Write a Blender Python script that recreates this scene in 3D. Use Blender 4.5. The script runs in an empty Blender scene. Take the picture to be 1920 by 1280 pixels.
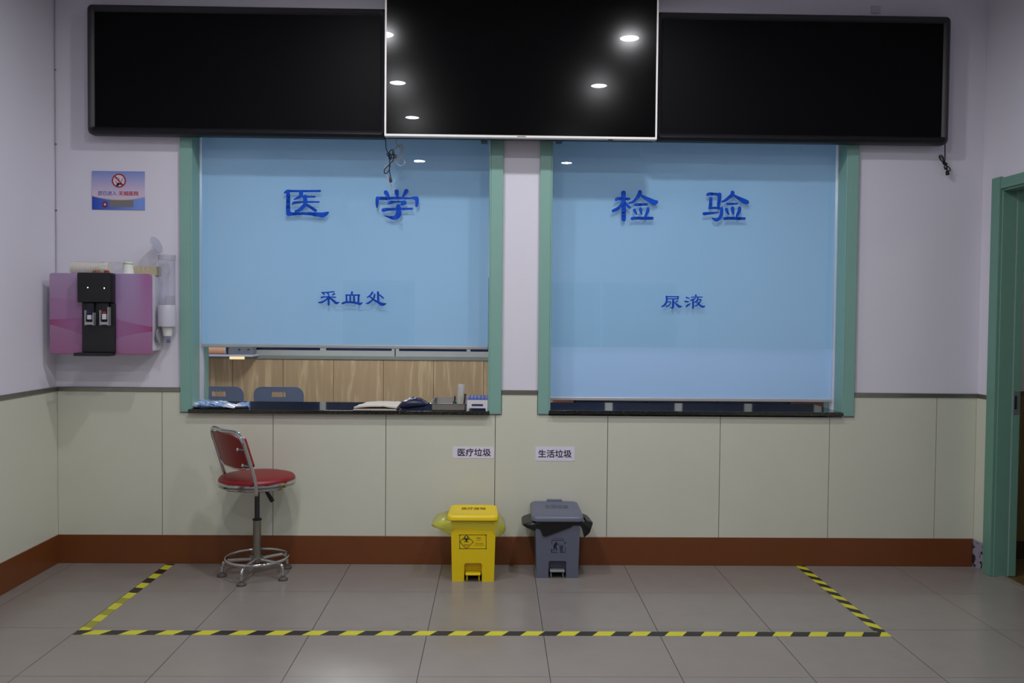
import bpy, bmesh, math, random
from mathutils import Vector, Matrix, noise
from mathutils.geometry import tessellate_polygon
PI = math.pi
random.seed(7)
S = bpy.context.scene
COL = S.collection

# ------------------------------------------------------------------ camera
CAM = Vector((0.0, -5.6372, 1.6349)); FPX = 1610.857
def _axes(pitch, yaw, roll):
    cp, sp, cy, sy = math.cos(pitch), math.sin(pitch), math.cos(yaw), math.sin(yaw)
    f = Vector((sy*cp, cy*cp, sp)); r0 = Vector((cy, -sy, 0)); u0 = r0.cross(f)
    return r0*math.cos(roll)+u0*math.sin(roll), u0*math.cos(roll)-r0*math.sin(roll), f
RT, UP, FW = _axes(math.radians(-1.65326), math.radians(1.08633), math.radians(0.54005))
cd = bpy.data.cameras.new('camera'); cam = bpy.data.objects.new('camera', cd); COL.objects.link(cam)
cd.sensor_width = 36.0; cd.lens = FPX*36.0/1920.0; cd.clip_start = 0.05
m = Matrix((RT, UP, -FW)).transposed().to_4x4(); m.translation = CAM; cam.matrix_world = m
S.camera = cam
# ------------------------------------------------------------------ light levels and exposure
LAMP = 448.0            # ceiling downlights
LAMPCOL = (0.97, 0.975, 1.0)
LAB = 54.0               # ceiling panels of the laboratory behind the hatches
w = bpy.data.worlds.new('world'); S.world = w; w.use_nodes = True
w.node_tree.nodes['Background'].inputs[0].default_value = (0.02, 0.02, 0.02, 1)
w.node_tree.nodes['Background'].inputs[1].default_value = 0.2
S.view_settings.view_transform = 'Standard'; S.view_settings.look = 'None'
S.view_settings.exposure = 0.0; S.view_settings.gamma = 1.0; S.view_settings.use_curve_mapping = False

def ray(px, py): return FW + RT*((px-960)/FPX) - UP*((py-640)/FPX)
def at(px, py, Y=0.0):
    d = ray(px, py); t = (Y-CAM.y)/d.y; return CAM + d*t
def flr(px, py, Z=0.0):
    d = ray(px, py); t = (Z-CAM.z)/d.z; return CAM + d*t

# ------------------------------------------------------------------ materials
def lin(c): return tuple(((v/255.0)/12.92 if v <= 10 else (((v/255.0)+0.055)/1.055)**2.4) for v in c)
def NT(name):
    M = bpy.data.materials.new(name); M.use_nodes = True
    nt = M.node_tree; b = nt.nodes['Principled BSDF']; return M, nt, b
def nd(nt, t, **kw):
    n = nt.nodes.new(t)
    for k, v in kw.items(): setattr(n, k, v)
    return n
def mathn(nt, op, a, b=None, c=None):
    n = nd(nt, 'ShaderNodeMath', operation=op)
    for i, v in enumerate((a, b, c)):
        if v is None: continue
        if isinstance(v, (int, float)): n.inputs[i].default_value = v
        else: nt.links.new(v, n.inputs[i])
    return n.outputs[0]
def mixc(nt, fac, a, b):
    n = nd(nt, 'ShaderNodeMix', data_type='RGBA')
    for sck, v in ((n.inputs[0], fac), (n.inputs[6], a), (n.inputs[7], b)):
        if isinstance(v, (int, float)): sck.default_value = v
        elif isinstance(v, tuple): sck.default_value = (*v[:3], 1)
        else: nt.links.new(v, sck)
    return n.outputs[2]
def objco(nt):
    tc = nd(nt, 'ShaderNodeTexCoord'); return tc.outputs['Object']
def noise_fac(nt, co, scale, detail=3, rough=0.55, stretch=None):
    if stretch:
        mp = nd(nt, 'ShaderNodeMapping'); nt.links.new(co, mp.inputs[0]); mp.inputs[3].default_value = stretch; co = mp.outputs[0]
    n = nd(nt, 'ShaderNodeTexNoise'); n.inputs['Scale'].default_value = scale; n.inputs['Detail'].default_value = detail
    n.inputs['Roughness'].default_value = rough; nt.links.new(co, n.inputs['Vector']); return n.outputs['Fac']
def bump(nt, b, h, strength=0.1, dist=0.01):
    n = nd(nt, 'ShaderNodeBump'); n.inputs['Strength'].default_value = strength; n.inputs['Distance'].default_value = dist
    nt.links.new(h, n.inputs['Height']); nt.links.new(n.outputs[0], b.inputs['Normal'])
def mat(name, col, rough=0.5, metal=0.0, spec=0.5, var=0.06, vscale=8.0, bmp=0.0, coat=0.0, lincol=False):
    M, nt, b = NT(name); c = col if lincol else lin(col)
    co = objco(nt); f = noise_fac(nt, co, vscale)
    lo = tuple(v*(1-var) for v in c); hi = tuple(min(1, v*(1+var)) for v in c)
    nt.links.new(mixc(nt, f, lo, hi), b.inputs['Base Color'])
    b.inputs['Roughness'].default_value = rough; b.inputs['Metallic'].default_value = metal
    b.inputs['Specular IOR Level'].default_value = spec; b.inputs['Coat Weight'].default_value = coat
    b.inputs['Coat Roughness'].default_value = 0.05
    if bmp: bump(nt, b, noise_fac(nt, co, vscale*12), bmp, 0.004)
    return M
def emis(name, col, strength):
    M, nt, b = NT(name); nt.nodes.remove(b); e = nd(nt, 'ShaderNodeEmission')
    e.inputs[0].default_value = (*col, 1); e.inputs[1].default_value = strength
    nt.links.new(e.outputs[0], nt.nodes['Material Output'].inputs[0]); return M
def clear(name, tint, ior=1.45, rough=0.0, haze=0.0, hazecol=(1, 1, 1)):
    """thin clear sheet: fresnel reflection over plain see-through, with an optional share of milky scatter"""
    M, nt, b = NT(name); nt.nodes.remove(b)
    fr = nd(nt, 'ShaderNodeFresnel'); ge = nd(nt, 'ShaderNodeNewGeometry')      # same reflectance on both faces of the sheet
    nt.links.new(mathn(nt, 'ADD', ior, mathn(nt, 'MULTIPLY', ge.outputs['Backfacing'], 1.0/ior-ior)), fr.inputs[0])
    tr = nd(nt, 'ShaderNodeBsdfTransparent'); tr.inputs[0].default_value = (*tint, 1)
    gl = nd(nt, 'ShaderNodeBsdfGlossy'); gl.inputs['Roughness'].default_value = rough
    base = tr.outputs[0]
    if haze:
        df = nd(nt, 'ShaderNodeBsdfDiffuse'); df.inputs[0].default_value = (*hazecol, 1)
        h = nd(nt, 'ShaderNodeMixShader'); h.inputs[0].default_value = haze
        nt.links.new(tr.outputs[0], h.inputs[1]); nt.links.new(df.outputs[0], h.inputs[2]); base = h.outputs[0]
    mx = nd(nt, 'ShaderNodeMixShader')
    nt.links.new(fr.outputs[0], mx.inputs[0]); nt.links.new(base, mx.inputs[1]); nt.links.new(gl.outputs[0], mx.inputs[2])
    nt.links.new(mx.outputs[0], nt.nodes['Material Output'].inputs[0]); return M
def wood(name, c1, c2, scale=6.0, rough=0.45, axis='z', panel=None, joint=None):
    M, nt, b = NT(name); co = objco(nt)
    st = (1, 1, 0.10) if axis == 'z' else (0.1, 1, 1)
    f1 = noise_fac(nt, co, scale, 4, 0.6, st); f2 = noise_fac(nt, co, scale*9, 3, 0.6, (1, 1, 0.03) if axis == 'z' else (.03, 1, 1))
    wv = mathn(nt, 'PINGPONG', mathn(nt, 'MULTIPLY', f1, 7.0), 0.5)
    ridge = mathn(nt, 'POWER', mathn(nt, 'MULTIPLY', wv, 2.0), 3.0)
    fac = mathn(nt, 'ADD', mathn(nt, 'MULTIPLY', ridge, 0.6), mathn(nt, 'MULTIPLY', f2, 0.4))
    c = mixc(nt, fac, lin(c1), lin(c2))
    if panel:
        sx = nd(nt, 'ShaderNodeSeparateXYZ'); nt.links.new(co, sx.inputs[0])
        u = mathn(nt, 'FRACT', mathn(nt, 'DIVIDE', mathn(nt, 'ADD', sx.outputs[0], panel[1]), panel[0]))
        g = mathn(nt, 'LESS_THAN', u, panel[2]/panel[0])
        c = mixc(nt, g, c, lin(joint))
    nt.links.new(c, b.inputs['Base Color']); b.inputs['Roughness'].default_value = rough
    return M

def wall_paint(name, col, var=0.03):
    M, nt, b = NT(name); co = objco(nt); c = lin(col)
    f = noise_fac(nt, co, 1.3, 4)
    nt.links.new(mixc(nt, f, tuple(v*(1-var) for v in c), tuple(v*(1+var) for v in c)), b.inputs['Base Color'])
    b.inputs['Roughness'].default_value = 0.75; b.inputs['Specular IOR Level'].default_value = 0.25
    bump(nt, b, noise_fac(nt, co, 160, 2), 0.08, 0.002); return M
M_WALL = wall_paint('white_wall_paint', (220, 217, 228))
M_CEIL = wall_paint('ceiling_paint', (226, 224, 228))
M_LABWALL = wall_paint('laboratory_wall_paint', (222, 224, 226))
def wainscot_mat():
    M, nt, b = NT('cream_wall_panel'); co = objco(nt)
    f = noise_fac(nt, co, 2.2, 4); f2 = noise_fac(nt, co, 420, 2)
    a = mixc(nt, f, lin((205, 206, 190)), lin((214, 215, 199)))
    nt.links.new(mixc(nt, mathn(nt, 'MULTIPLY', f2, 0.25), a, lin((193, 193, 180))), b.inputs['Base Color'])
    b.inputs['Roughness'].default_value = 0.35; b.inputs['Specular IOR Level'].default_value = 0.35; return M
M_PANEL = wainscot_mat()
M_JOINT = mat('dark_joint', (70, 70, 64), 0.8)
M_BASE = mat('red_brown_skirting_tile', (112, 61, 27), 0.35, var=0.08, vscale=5)
M_STEEL = mat('brushed_steel', (150, 148, 140), 0.32, metal=0.9, var=0.12, vscale=20)
M_CHROME = mat('chrome', (205, 205, 208), 0.1, metal=1.0, var=0.02)
M_GREEN = mat('sea_green_lacquer', (127, 169, 158), 0.42, var=0.03)
M_GREEN_DOOR = mat('deep_green_lacquer', (104, 148, 132), 0.42, var=0.04)
M_WHITEPLAS = mat('white_plastic', (214, 212, 222), 0.35, var=0.02)
M_BLACKPLAS = mat('black_plastic', (24, 24, 27), 0.38, var=0.1)
M_DARK = mat('matte_black', (12, 12, 14), 0.7)
def granite():
    M, nt, b = NT('dark_granite'); co = objco(nt)
    v = nd(nt, 'ShaderNodeTexVoronoi'); v.inputs['Scale'].default_value = 240; nt.links.new(co, v.inputs['Vector'])
    f = mathn(nt, 'MULTIPLY', mathn(nt, 'LESS_THAN', v.outputs['Distance'], 0.32), mathn(nt, 'GREATER_THAN', noise_fac(nt, co, 130), 0.5))
    nt.links.new(mixc(nt, f, lin((28, 29, 30)), lin((112, 112, 84))), b.inputs['Base Color'])
    b.inputs['Roughness'].default_value = 0.08; b.inputs['Specular IOR Level'].default_value = 0.6; return M
M_GRANITE = granite()
TX0, TY0, TS = 0.2598, -0.0197, 0.6
def tile_floor():
    M, nt, b = NT('polished_floor_tiles'); co = objco(nt)
    s = nd(nt, 'ShaderNodeSeparateXYZ'); nt.links.new(co, s.inputs[0])
    u = mathn(nt, 'DIVIDE', mathn(nt, 'SUBTRACT', s.outputs[0], TX0), TS); v = mathn(nt, 'DIVIDE', mathn(nt, 'ADD', s.outputs[1], TY0), TS)
    fu = mathn(nt, 'ABSOLUTE', mathn(nt, 'SUBTRACT', mathn(nt, 'FRACT', u), 0.5)); fv = mathn(nt, 'ABSOLUTE', mathn(nt, 'SUBTRACT', mathn(nt, 'FRACT', v), 0.5))
    g = mathn(nt, 'MAXIMUM', mathn(nt, 'GREATER_THAN', fu, 0.5-0.0030), mathn(nt, 'MULTIPLY', mathn(nt, 'GREATER_THAN', fv, 0.5-0.0030), 0.75))
    cv = nd(nt, 'ShaderNodeCombineXYZ'); nt.links.new(mathn(nt, 'FLOOR', u), cv.inputs[0]); nt.links.new(mathn(nt, 'FLOOR', v), cv.inputs[1])
    wn = nd(nt, 'ShaderNodeTexWhiteNoise', noise_dimensions='2D'); nt.links.new(cv.outputs[0], wn.inputs['Vector'])
    f = noise_fac(nt, co, 5.5, 5, 0.6); f3 = noise_fac(nt, co, 300, 2)
    c = mixc(nt, f, lin((131, 124, 118)), lin((144, 138, 134)))
    c = mixc(nt, mathn(nt, 'MULTIPLY', wn.outputs[0], 0.35), c, lin((139, 129, 121)))
    c = mixc(nt, mathn(nt, 'MULTIPLY', f3, 0.2), c, lin((117, 110, 105)))
    sp = nd(nt, 'ShaderNodeTexVoronoi'); sp.inputs['Scale'].default_value = 2.1; nt.links.new(co, sp.inputs['Vector'])
    spot = mathn(nt, 'LESS_THAN', sp.outputs['Distance'], mathn(nt, 'MULTIPLY', mathn(nt, 'SUBTRACT', noise_fac(nt, co, 30), 0.38), 0.12))
    c = mixc(nt, mathn(nt, 'MULTIPLY', spot, 0.75), c, lin((60, 52, 48)))
    c = mixc(nt, g, c, lin((54, 48, 44)))
    nt.links.new(c, b.inputs['Base Color'])
    r = mathn(nt, 'ADD', 0.16, mathn(nt, 'MULTIPLY', f, 0.10)); r = mathn(nt, 'ADD', r, mathn(nt, 'MULTIPLY', g, 0.5))
    nt.links.new(r, b.inputs['Roughness']); b.inputs['Specular IOR Level'].default_value = 0.45
    return M
M_FLOOR = tile_floor()
M_LAMP = emis('lit_lamp_diffuser', LAMPCOL, LAMP)

# ------------------------------------------------------------------ mesh builder
class MB:
    def __init__(s): s.bm = bmesh.new(); s.bev = False; s._lift = Vector((0, 0, 0)); s._step = Vector((0, -4e-6, 0))
    def box(s, x0, x1, y0, y1, z0, z1, bev=0.0, seg=2, rot=None, edges=None):
        r = bmesh.ops.create_cube(s.bm, size=1.0); vs = r['verts']
        c = Vector(((x0+x1)/2, (y0+y1)/2, (z0+z1)/2)); d = (x1-x0, y1-y0, z1-z0)
        for v in vs: v.co = Vector((v.co.x*d[0], v.co.y*d[1], v.co.z*d[2]))
        if bev:
            s.bev = True
            es = {e for v in vs for e in v.link_edges}
            if edges: es = {e for e in es if abs((e.verts[0].co-e.verts[1].co).normalized()['xyz'.index(edges)]) > 0.9}
            r = bmesh.ops.bevel(s.bm, geom=list(es), offset=bev, segments=seg, affect='EDGES', profile=0.5)
            vs = set(vs) | set(r['verts']); vs = [v for v in vs if v.is_valid]
        for v in vs:
            if rot: v.co = rot @ v.co
            v.co += c
        return s
    def tube(s, pts, r, seg=10, caps=True, closed=False):
        pts = [Vector(p) for p in pts]; n = len(pts); rings = []; up = None
        for i, p in enumerate(pts):
            if closed: t = pts[(i+1) % n]-pts[i-1]
            else: t = pts[min(i+1, n-1)]-pts[max(i-1, 0)]
            t.normalize()
            if up is None: up = t.orthogonal().normalized()
            else:
                up = up - t*up.dot(t)
                if up.length < 1e-5: up = t.orthogonal()
                up.normalize()
            bi = t.cross(up); rr = r[i] if isinstance(r, (list, tuple)) else r
            rings.append([s.bm.verts.new(p+(up*math.cos(a)+bi*math.sin(a))*rr) for a in [2*PI*k/seg for k in range(seg)]])
        for i in range(n if closed else n-1):
            A, B = rings[i], rings[(i+1) % n]
            for k in range(seg): s.bm.faces.new((A[k], A[(k+1) % seg], B[(k+1) % seg], B[k]))
        if caps and not closed:
            s.bm.faces.new(rings[0][::-1]); s.bm.faces.new(rings[-1])
        return s
    def lathe(s, prof, c=(0, 0, 0), seg=32, mtx=None, closed=True):
        c = Vector(c); rings = []
        for r, z in prof:
            if r < 1e-6: q = [Vector((0, 0, z))]
            else: q = [Vector((r*math.cos(2*PI*k/seg), r*math.sin(2*PI*k/seg), z)) for k in range(seg)]
            rings.append([s.bm.verts.new(((mtx @ v) if mtx else v)+c) for v in q])
        for A, B in zip(rings, rings[1:]):
            for k in range(seg):
                a, b2 = A[k % len(A)], A[(k+1) % len(A)]; c2, d = B[(k+1) % len(B)], B[k % len(B)]
                f = []
                for v in (a, b2, c2, d):
                    if v not in f: f.append(v)
                if len(f) > 2: s.bm.faces.new(f)
        return s
    def prism(s, loops, fn, d0, d1):
        """outer loop + hole loops of 2D points, carried to 3D by fn(u, v, depth) and extruded from d0 to d1"""
        tri = tessellate_polygon([[Vector((u, v, 0)) for u, v in l] for l in loops])
        flat = [p for l in loops for p in l]
        A = [s.bm.verts.new(fn(u, v, d0)) for u, v in flat]; B = [s.bm.verts.new(fn(u, v, d1)) for u, v in flat]
        for t in tri:
            try:
                s.bm.faces.new([A[i] for i in t]); s.bm.faces.new([B[i] for i in reversed(t)])
            except ValueError: pass
        o = 0
        for l in loops:
            n = len(l)
            for i in range(n):
                j = (i+1) % n; s.bm.faces.new((A[o+i], A[o+j], B[o+j], B[o+i]))
            o += n
        return s
    def grid(s, nu, nv, fn, thick=None, closeu=False):
        V = [[s.bm.verts.new(fn(i/(nu-1) if not closeu else i/nu, j/(nv-1))) for j in range(nv)] for i in range(nu)]
        for i in range(nu if closeu else nu-1):
            for j in range(nv-1):
                a = V[i]; b = V[(i+1) % nu]
                s.bm.faces.new((a[j], b[j], b[j+1], a[j+1]))
        return s
    def flat(s, pts):
        s.bm.faces.new([s.bm.verts.new(p) for p in pts]); return s
    def stroke(s, pts, fn, seg=14):
        """brush stroke of changing width: pts (u, v, width) -> discs and joining quads in a plane carried to 3D by fn(u, v)"""
        P = []
        n = len(pts)
        base_fn = fn
        def fn(u, v):                      # each piece a hair in front of the one before, so overlapping ink never shades itself
            p = base_fn(u, v); return p + s._lift
        for i in range(n-1):
            p0, p1, p2, p3 = pts[max(i-1, 0)], pts[i], pts[i+1], pts[min(i+2, n-1)]
            for k in range(6):
                t = k/6.0
                P.append(tuple(0.5*((2*p1[j])+(-p0[j]+p2[j])*t+(2*p0[j]-5*p1[j]+4*p2[j]-p3[j])*t*t+(-p0[j]+3*p1[j]-3*p2[j]+p3[j])*t**3) if n > 2 else p1[j]+(p2[j]-p1[j])*t for j in range(3)))
        P.append(pts[-1])
        for i, (u, v, wd) in enumerate(P):
            r = max(wd, 4)/2
            s._lift = s._lift + s._step
            s.flat([fn(u+r*math.cos(2*PI*k/seg), v+r*math.sin(2*PI*k/seg)) for k in range(seg)])
            if i:
                u0, v0, w0 = P[i-1]; dx, dy = u-u0, v-v0; l = math.hypot(dx, dy) or 1; nx, ny = -dy/l, dx/l; r0 = max(w0, 4)/2
                s.flat([fn(u0+nx*r0, v0+ny*r0), fn(u+nx*r, v+ny*r), fn(u-nx*r, v-ny*r), fn(u0-nx*r0, v0-ny*r0)])
        return s
    def build(s, name, M=None, parent=None, smooth=True, ang=35, recalc=True, loc=None):
        if recalc: bmesh.ops.recalc_face_normals(s.bm, faces=s.bm.faces)
        me = bpy.data.meshes.new(name)
        if loc is not None: bmesh.ops.translate(s.bm, verts=s.bm.verts, vec=-Vector(loc))
        s.bm.to_mesh(me); s.bm.free()
        for p in me.polygons: p.use_smooth = smooth
        if smooth: me.set_sharp_from_angle(angle=math.radians(ang))
        if M: me.materials.append(M)
        o = bpy.data.objects.new(name, me); COL.objects.link(o)
        if s.bev and smooth:
            wn_ = o.modifiers.new('weighted_normals', 'WEIGHTED_NORMAL'); wn_.keep_sharp = True; wn_.weight = 90
        if loc is not None: o.location = loc
        if parent:
            o.parent = parent
            o.matrix_parent_inverse = Matrix.Translation(parent.location).inverted() if parent.parent is None else Matrix.Translation(parent.parent.location+parent.location if False else parent_world(parent)).inverted()
        return o
def parent_world(o):
    """location an object stands at (nothing here is rotated at object level when it gets children)"""
    if o.parent is None: return Vector(o.location)
    return o.matrix_parent_inverse.translation + Vector(o.location) + parent_world(o.parent)
def tag(o, label, cat, group=None, kind=None):
    o['label'] = label; o['category'] = cat
    if group: o['group'] = group
    if kind: o['kind'] = kind
    return o
def thing(name, loc, label, cat, group=None):
    o = bpy.data.objects.new(name, None); COL.objects.link(o); o.location = loc; o.empty_display_size = 0.05
    return tag(o, label, cat, group)
def st(o, label=None):
    o['kind'] = 'structure'
    if label: o['label'] = label
    return o
def stg(name, loc=(0, 0, 0), label=None):
    o = bpy.data.objects.new(name, None); COL.objects.link(o); o.location = loc; o.empty_display_size = 0.05
    return st(o, label)
def text_mesh(txt, name, x, z, h, M, parent, fn, width=None, bold=0.0, gap=1.0, fat=0.0):
    """flat lettering centred on (x, z): fn(u, v) carries sign-plane coordinates to 3D"""
    cu = bpy.data.curves.new('lettering', 'FONT'); cu.body = txt; cu.size = 1.0; cu.space_character = gap; cu.offset = bold
    to = bpy.data.objects.new('lettering_source', cu); COL.objects.link(to)
    bpy.context.view_layer.update()
    me = bpy.data.meshes.new_from_object(to.evaluated_get(bpy.context.evaluated_depsgraph_get()))
    bpy.data.objects.remove(to); bpy.data.curves.remove(cu)
    xs = [v.co.x for v in me.vertices]; ys = [v.co.y for v in me.vertices]
    if not xs: return None
    cx, cy = (min(xs)+max(xs))/2, (min(ys)+max(ys))/2; sc = h/(max(ys)-min(ys)); sx = width/(max(xs)-min(xs)) if width else sc
    b = MB(); n0 = (fn(x, z+0.01)-fn(x, z)).cross(fn(x+0.01, z)-fn(x, z)).normalized()   # into the sign
    offs = [(0, 0)] if not fat else [(0, 0)]+[(fat*math.cos(a), fat*math.sin(a)) for a in [2*PI*k/8 for k in range(8)]]
    for k, (ox, oz) in enumerate(offs):
        vs = [b.bm.verts.new(fn(x+(v.co.x-cx)*sx+ox, z+(v.co.y-cy)*sc+oz)-n0*(8e-6*k)) for v in me.vertices]
        for p in me.polygons:
            try: b.bm.faces.new([vs[i] for i in p.vertices])
            except ValueError: pass
    bpy.data.meshes.remove(me)
    return b.build(name, M, parent, smooth=False, recalc=False)
def smooth_path(pts, n=8):
    pts = [Vector(p) for p in pts]; out = []
    for i in range(len(pts)-1):
        p0, p1, p2, p3 = pts[max(i-1, 0)], pts[i], pts[i+1], pts[min(i+2, len(pts)-1)]
        for k in range(n):
            t = k/n
            out.append(0.5*((2*p1)+(p2-p0)*t+(2*p0-5*p1+4*p2-p3)*t*t+(3*p1-p0-3*p2+p3)*t**3))
    out.append(pts[-1]); return out
def rrect(x0, x1, z0, z1, r, n=6):
    out = []
    for cx, cz, a0 in ((x1-r, z1-r, 0), (x0+r, z1-r, PI/2), (x0+r, z0+r, PI), (x1-r, z0+r, 1.5*PI)):
        for k in range(n+1): out.append((cx+r*math.cos(a0+PI/2*k/n), cz+r*math.sin(a0+PI/2*k/n)))
    return out
XZ = lambda Y: (lambda u, v, d=0.0: Vector((u, Y+d, v)))

# ------------------------------------------------------------------ room shell
XL, XR, YB, H = -2.857, 3.205, -7.6, 3.75
WT = 0.30                                        # hatch wall thickness
LW = (-1.980, -0.038, 0.998, 2.98); RW = (0.352, 2.300, 1.000, 2.98)   # openings x0, x1, z0, z1
b = MB().box(XL-0.15, XR+0.07, YB-0.15, 0.0, -0.1, 0.0); st(b.build('floor', M_FLOOR), 'pinkish grey polished floor tiles with thin dark joints')
b = MB().box(XL-0.15, XR+0.14, YB-0.15, WT, H, H+0.1); st(b.build('ceiling', M_CEIL))
b = MB()
for x0, x1 in ((XL-0.15, LW[0]), (LW[1], RW[0]), (RW[1], XR+0.14)): b.box(x0, x1, 0, WT, 0, H)
for o in (LW, RW): b.box(o[0], o[1], 0, WT, 0, o[2]-0.03); b.box(o[0], o[1], 0, WT, o[3], H)
st(b.build('wall_back', M_WALL, smooth=False), 'white painted wall around the two service windows')
st(MB().box(XL-0.15, XL, YB, 0, 0, H).build('wall_left', M_WALL, smooth=False), 'white side wall beside the water dispenser')
DY0, DY1, DZ = -0.232, -1.15, 2.472              # door opening in the right wall
b = MB().box(XR, XR+0.14, DY0, 0, 0, H).box(XR, XR+0.14, DY1, DY0, DZ, H).box(XR, XR+0.14, YB, DY1, 0, H)
st(b.build('wall_right', M_WALL, smooth=False), 'white side wall holding the green doorway')
st(MB().box(XL-0.15, XR+0.14, YB-0.15, YB, 0, H).build('wall_rear', M_WALL, smooth=False))
# cream panels
PB, PT = 0.187, 1.124
JX = [-2.17, -1.45, -0.714, 0.002, 0.743, 1.487, 2.214, 2.927]
b = MB(); edges = [XL+0.012]+JX+[XR-0.012]
def panel_rows(x0, x1):
    """the panel field between two joints, cut away where the window casings and sills sit"""
    cuts = [(-2.052, 0.044), (0.276, 2.374)]
    low = [(x0, x1, PB, 0.988)]
    segs = [(x0, x1)]
    for c0, c1 in cuts:
        ns = []
        for a, e in segs:
            if a < c0: ns.append((a, min(e, c0)))
            if e > c1: ns.append((max(a, c1), e))
            if not (a < c0 or e > c1): pass
        segs = [q for q in ns if q[1]-q[0] > 0.004]
    return low+[(a, e, 0.988, PT) for a, e in segs]
for x0, x1 in zip(edges, edges[1:]):
    for a, e, z0, z1 in panel_rows(x0+0.002, x1-0.002): b.box(a, e, -0.012, -0.001, z0, z1)
st(b.build('wainscot_back', M_PANEL, smooth=False), 'cream wall panels below the two service windows')
b = MB()
for x in JX: b.box(x-0.002, x+0.002, -0.006, -0.0005, PB, 0.985)
for x in (-2.17, 2.927): b.box(x-0.002, x+0.002, -0.006, -0.0005, 0.985, PT)
st(b.build('trim_joints', M_JOINT, smooth=False))
b = MB(); y = 0.0
while y > YB: b.box(XL+0.001, XL+0.012, max(y-0.732, YB), y-0.003, PB, PT); y -= 0.735
st(b.build('wainscot_left', M_PANEL, smooth=False))
b = MB().box(XR-0.012, XR-0.001, -0.138, -0.002, PB, PT).box(XR-0.012, XR-0.001, YB, DY1-0.095, PB, PT)
st(b.build('wainscot_right', M_PANEL, smooth=False))
st(MB().box(XL, XR, YB+0.001, YB+0.012, PB, PT).build('wainscot_rear', M_PANEL, smooth=False))
M_REARDOOR = mat('dark_green_door_leaf', (70, 92, 86), 0.5)
for n_, (x0, x1) in enumerate(((-2.3, -1.35), (0.55, 1.55), (1.75, 2.75))):  # unseen doors added as dark shapes for the window glass to reflect
    dr = stg('door_%d' % (n_+2), ((x0+x1)/2, YB, 0), 'added dark green door, unseen, for the service windows to reflect')
    MB().box(x0, x1, YB+0.013, YB+0.04, 0.0, 2.1, 0.003, 1).build('door_leaf', M_REARDOOR, dr)
    f_ = MB()
    for a_, b_, c_, d_ in ((x0-0.08, x0, 0, 2.18), (x1, x1+0.08, 0, 2.18), (x0, x1, 2.1, 2.18)): f_.box(a_, b_, YB+0.013, YB+0.055, c_, d_, 0.003, 1)
    f_.build('door_frame', M_GREEN_DOOR, dr); MB().box(x1-0.12, x1-0.06, YB+0.041, YB+0.09, 0.98, 1.06, 0.005, 2).build('door_handle', M_STEEL, dr)
# chair rail
b = MB()
for x0, x1 in ((XL+0.018, -2.05), (0.042, 0.278), (2.372, XR-0.012)): b.box(x0, x1, -0.018, 0, PT, PT+0.030, 0.003, 1)
st(b.build('trim_1', M_STEEL), 'thin steel strip along the top of the cream panels')
st(MB().box(XL, XL+0.018, YB, 0, PT, PT+0.030, 0.003, 1).build('trim_2', M_STEEL), 'steel strip along the left side wall')
st(MB().box(XR-0.014, XR, -0.138, 0, PT, PT+0.030, 0.002, 1).build('trim_3', M_STEEL))
# skirting
st(MB().box(XL+0.016, XR-0.018, -0.018, 0, 0.0, PB, 0.002, 1).build('baseboard_back', M_BASE), 'red brown skirting tiles below the cream panels')
st(MB().box(XL, XL+0.018, YB, 0, 0.0, PB, 0.002, 1).build('baseboard_left', M_BASE))
st(MB().box(XL, XR, YB, YB+0.018, 0, PB).build('baseboard_rear', M_BASE))
def scuffed():
    M, nt, bs = NT('scuffed_white_skirting'); co = objco(nt); f = noise_fac(nt, co, 22, 4)
    k = mathn(nt, 'GREATER_THAN', f, 0.56)
    nt.links.new(mixc(nt, k, lin((150, 144, 160)), lin((48, 40, 44))), bs.inputs['Base Color']); bs.inputs['Roughness'].default_value = 0.6; return M
st(MB().box(XR-0.016, XR, -0.136, 0, 0, PB, 0.002, 1).build('baseboard_right', scuffed()), 'scuffed pale skirting tile beside the green doorway')

# ------------------------------------------------------------------ green doorway in the right wall
d1 = stg('door_1', (XR, DY0, 0), 'green doorway casing in the right wall')
b = MB().box(XR-0.024, XR, -0.232, -0.140, 0.0, 2.550, 0.004, 2).box(XR-0.024, XR, DY1-0.092, DY1, 0, 2.550, 0.004, 2)
b.box(XR-0.020, XR, DY1, -0.232, DZ, 2.540, 0.004, 2); b.build('door_casing', M_GREEN_DOOR, d1)
b = MB().box(XR-0.004, XR+0.088, DY0-0.004, DY0+0.02, 0.0, DZ, 0.003, 1).box(XR-0.004, XR+0.088, DY1-0.02, DY1+0.004, 0, DZ, 0.003, 1).box(XR-0.004, XR+0.088, DY1, DY0, DZ-0.012, DZ+0.01)
b.build('door_jamb', M_GREEN_DOOR, d1)
b = MB().box(XR+0.092, XR+0.142, DY0-0.004, DY0+0.03, 0.0, DZ, 0.003, 1).box(XR+0.092, XR+0.142, DY1-0.03, DY1+0.004, 0, DZ, 0.003, 1).box(XR+0.094, XR+0.142, DY1, DY0, DZ-0.006, DZ+0.01)
b.build('door_stop', M_GREEN_DOOR, d1)
p = MB().box(XR+0.097, XR+0.139, DY0-0.0055, DY0-0.003, 1.04, 1.19, 0.002, 1).build('strike_plate', mat('dull_strike_metal', (128, 140, 138), 0.4, metal=0.6), d1)
MB().box(XR+0.104, XR+0.119, DY0-0.0065, DY0-0.004, 1.075, 1.16).build('latch_hole', M_DARK, p)
MB().box(XR+0.02, XR+0.075, DY0-0.92, DY0-0.004, -0.004, 0.004, 0.002, 1).build('threshold', mat('pale_threshold_strip', (128, 120, 108), 0.4), d1)
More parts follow.
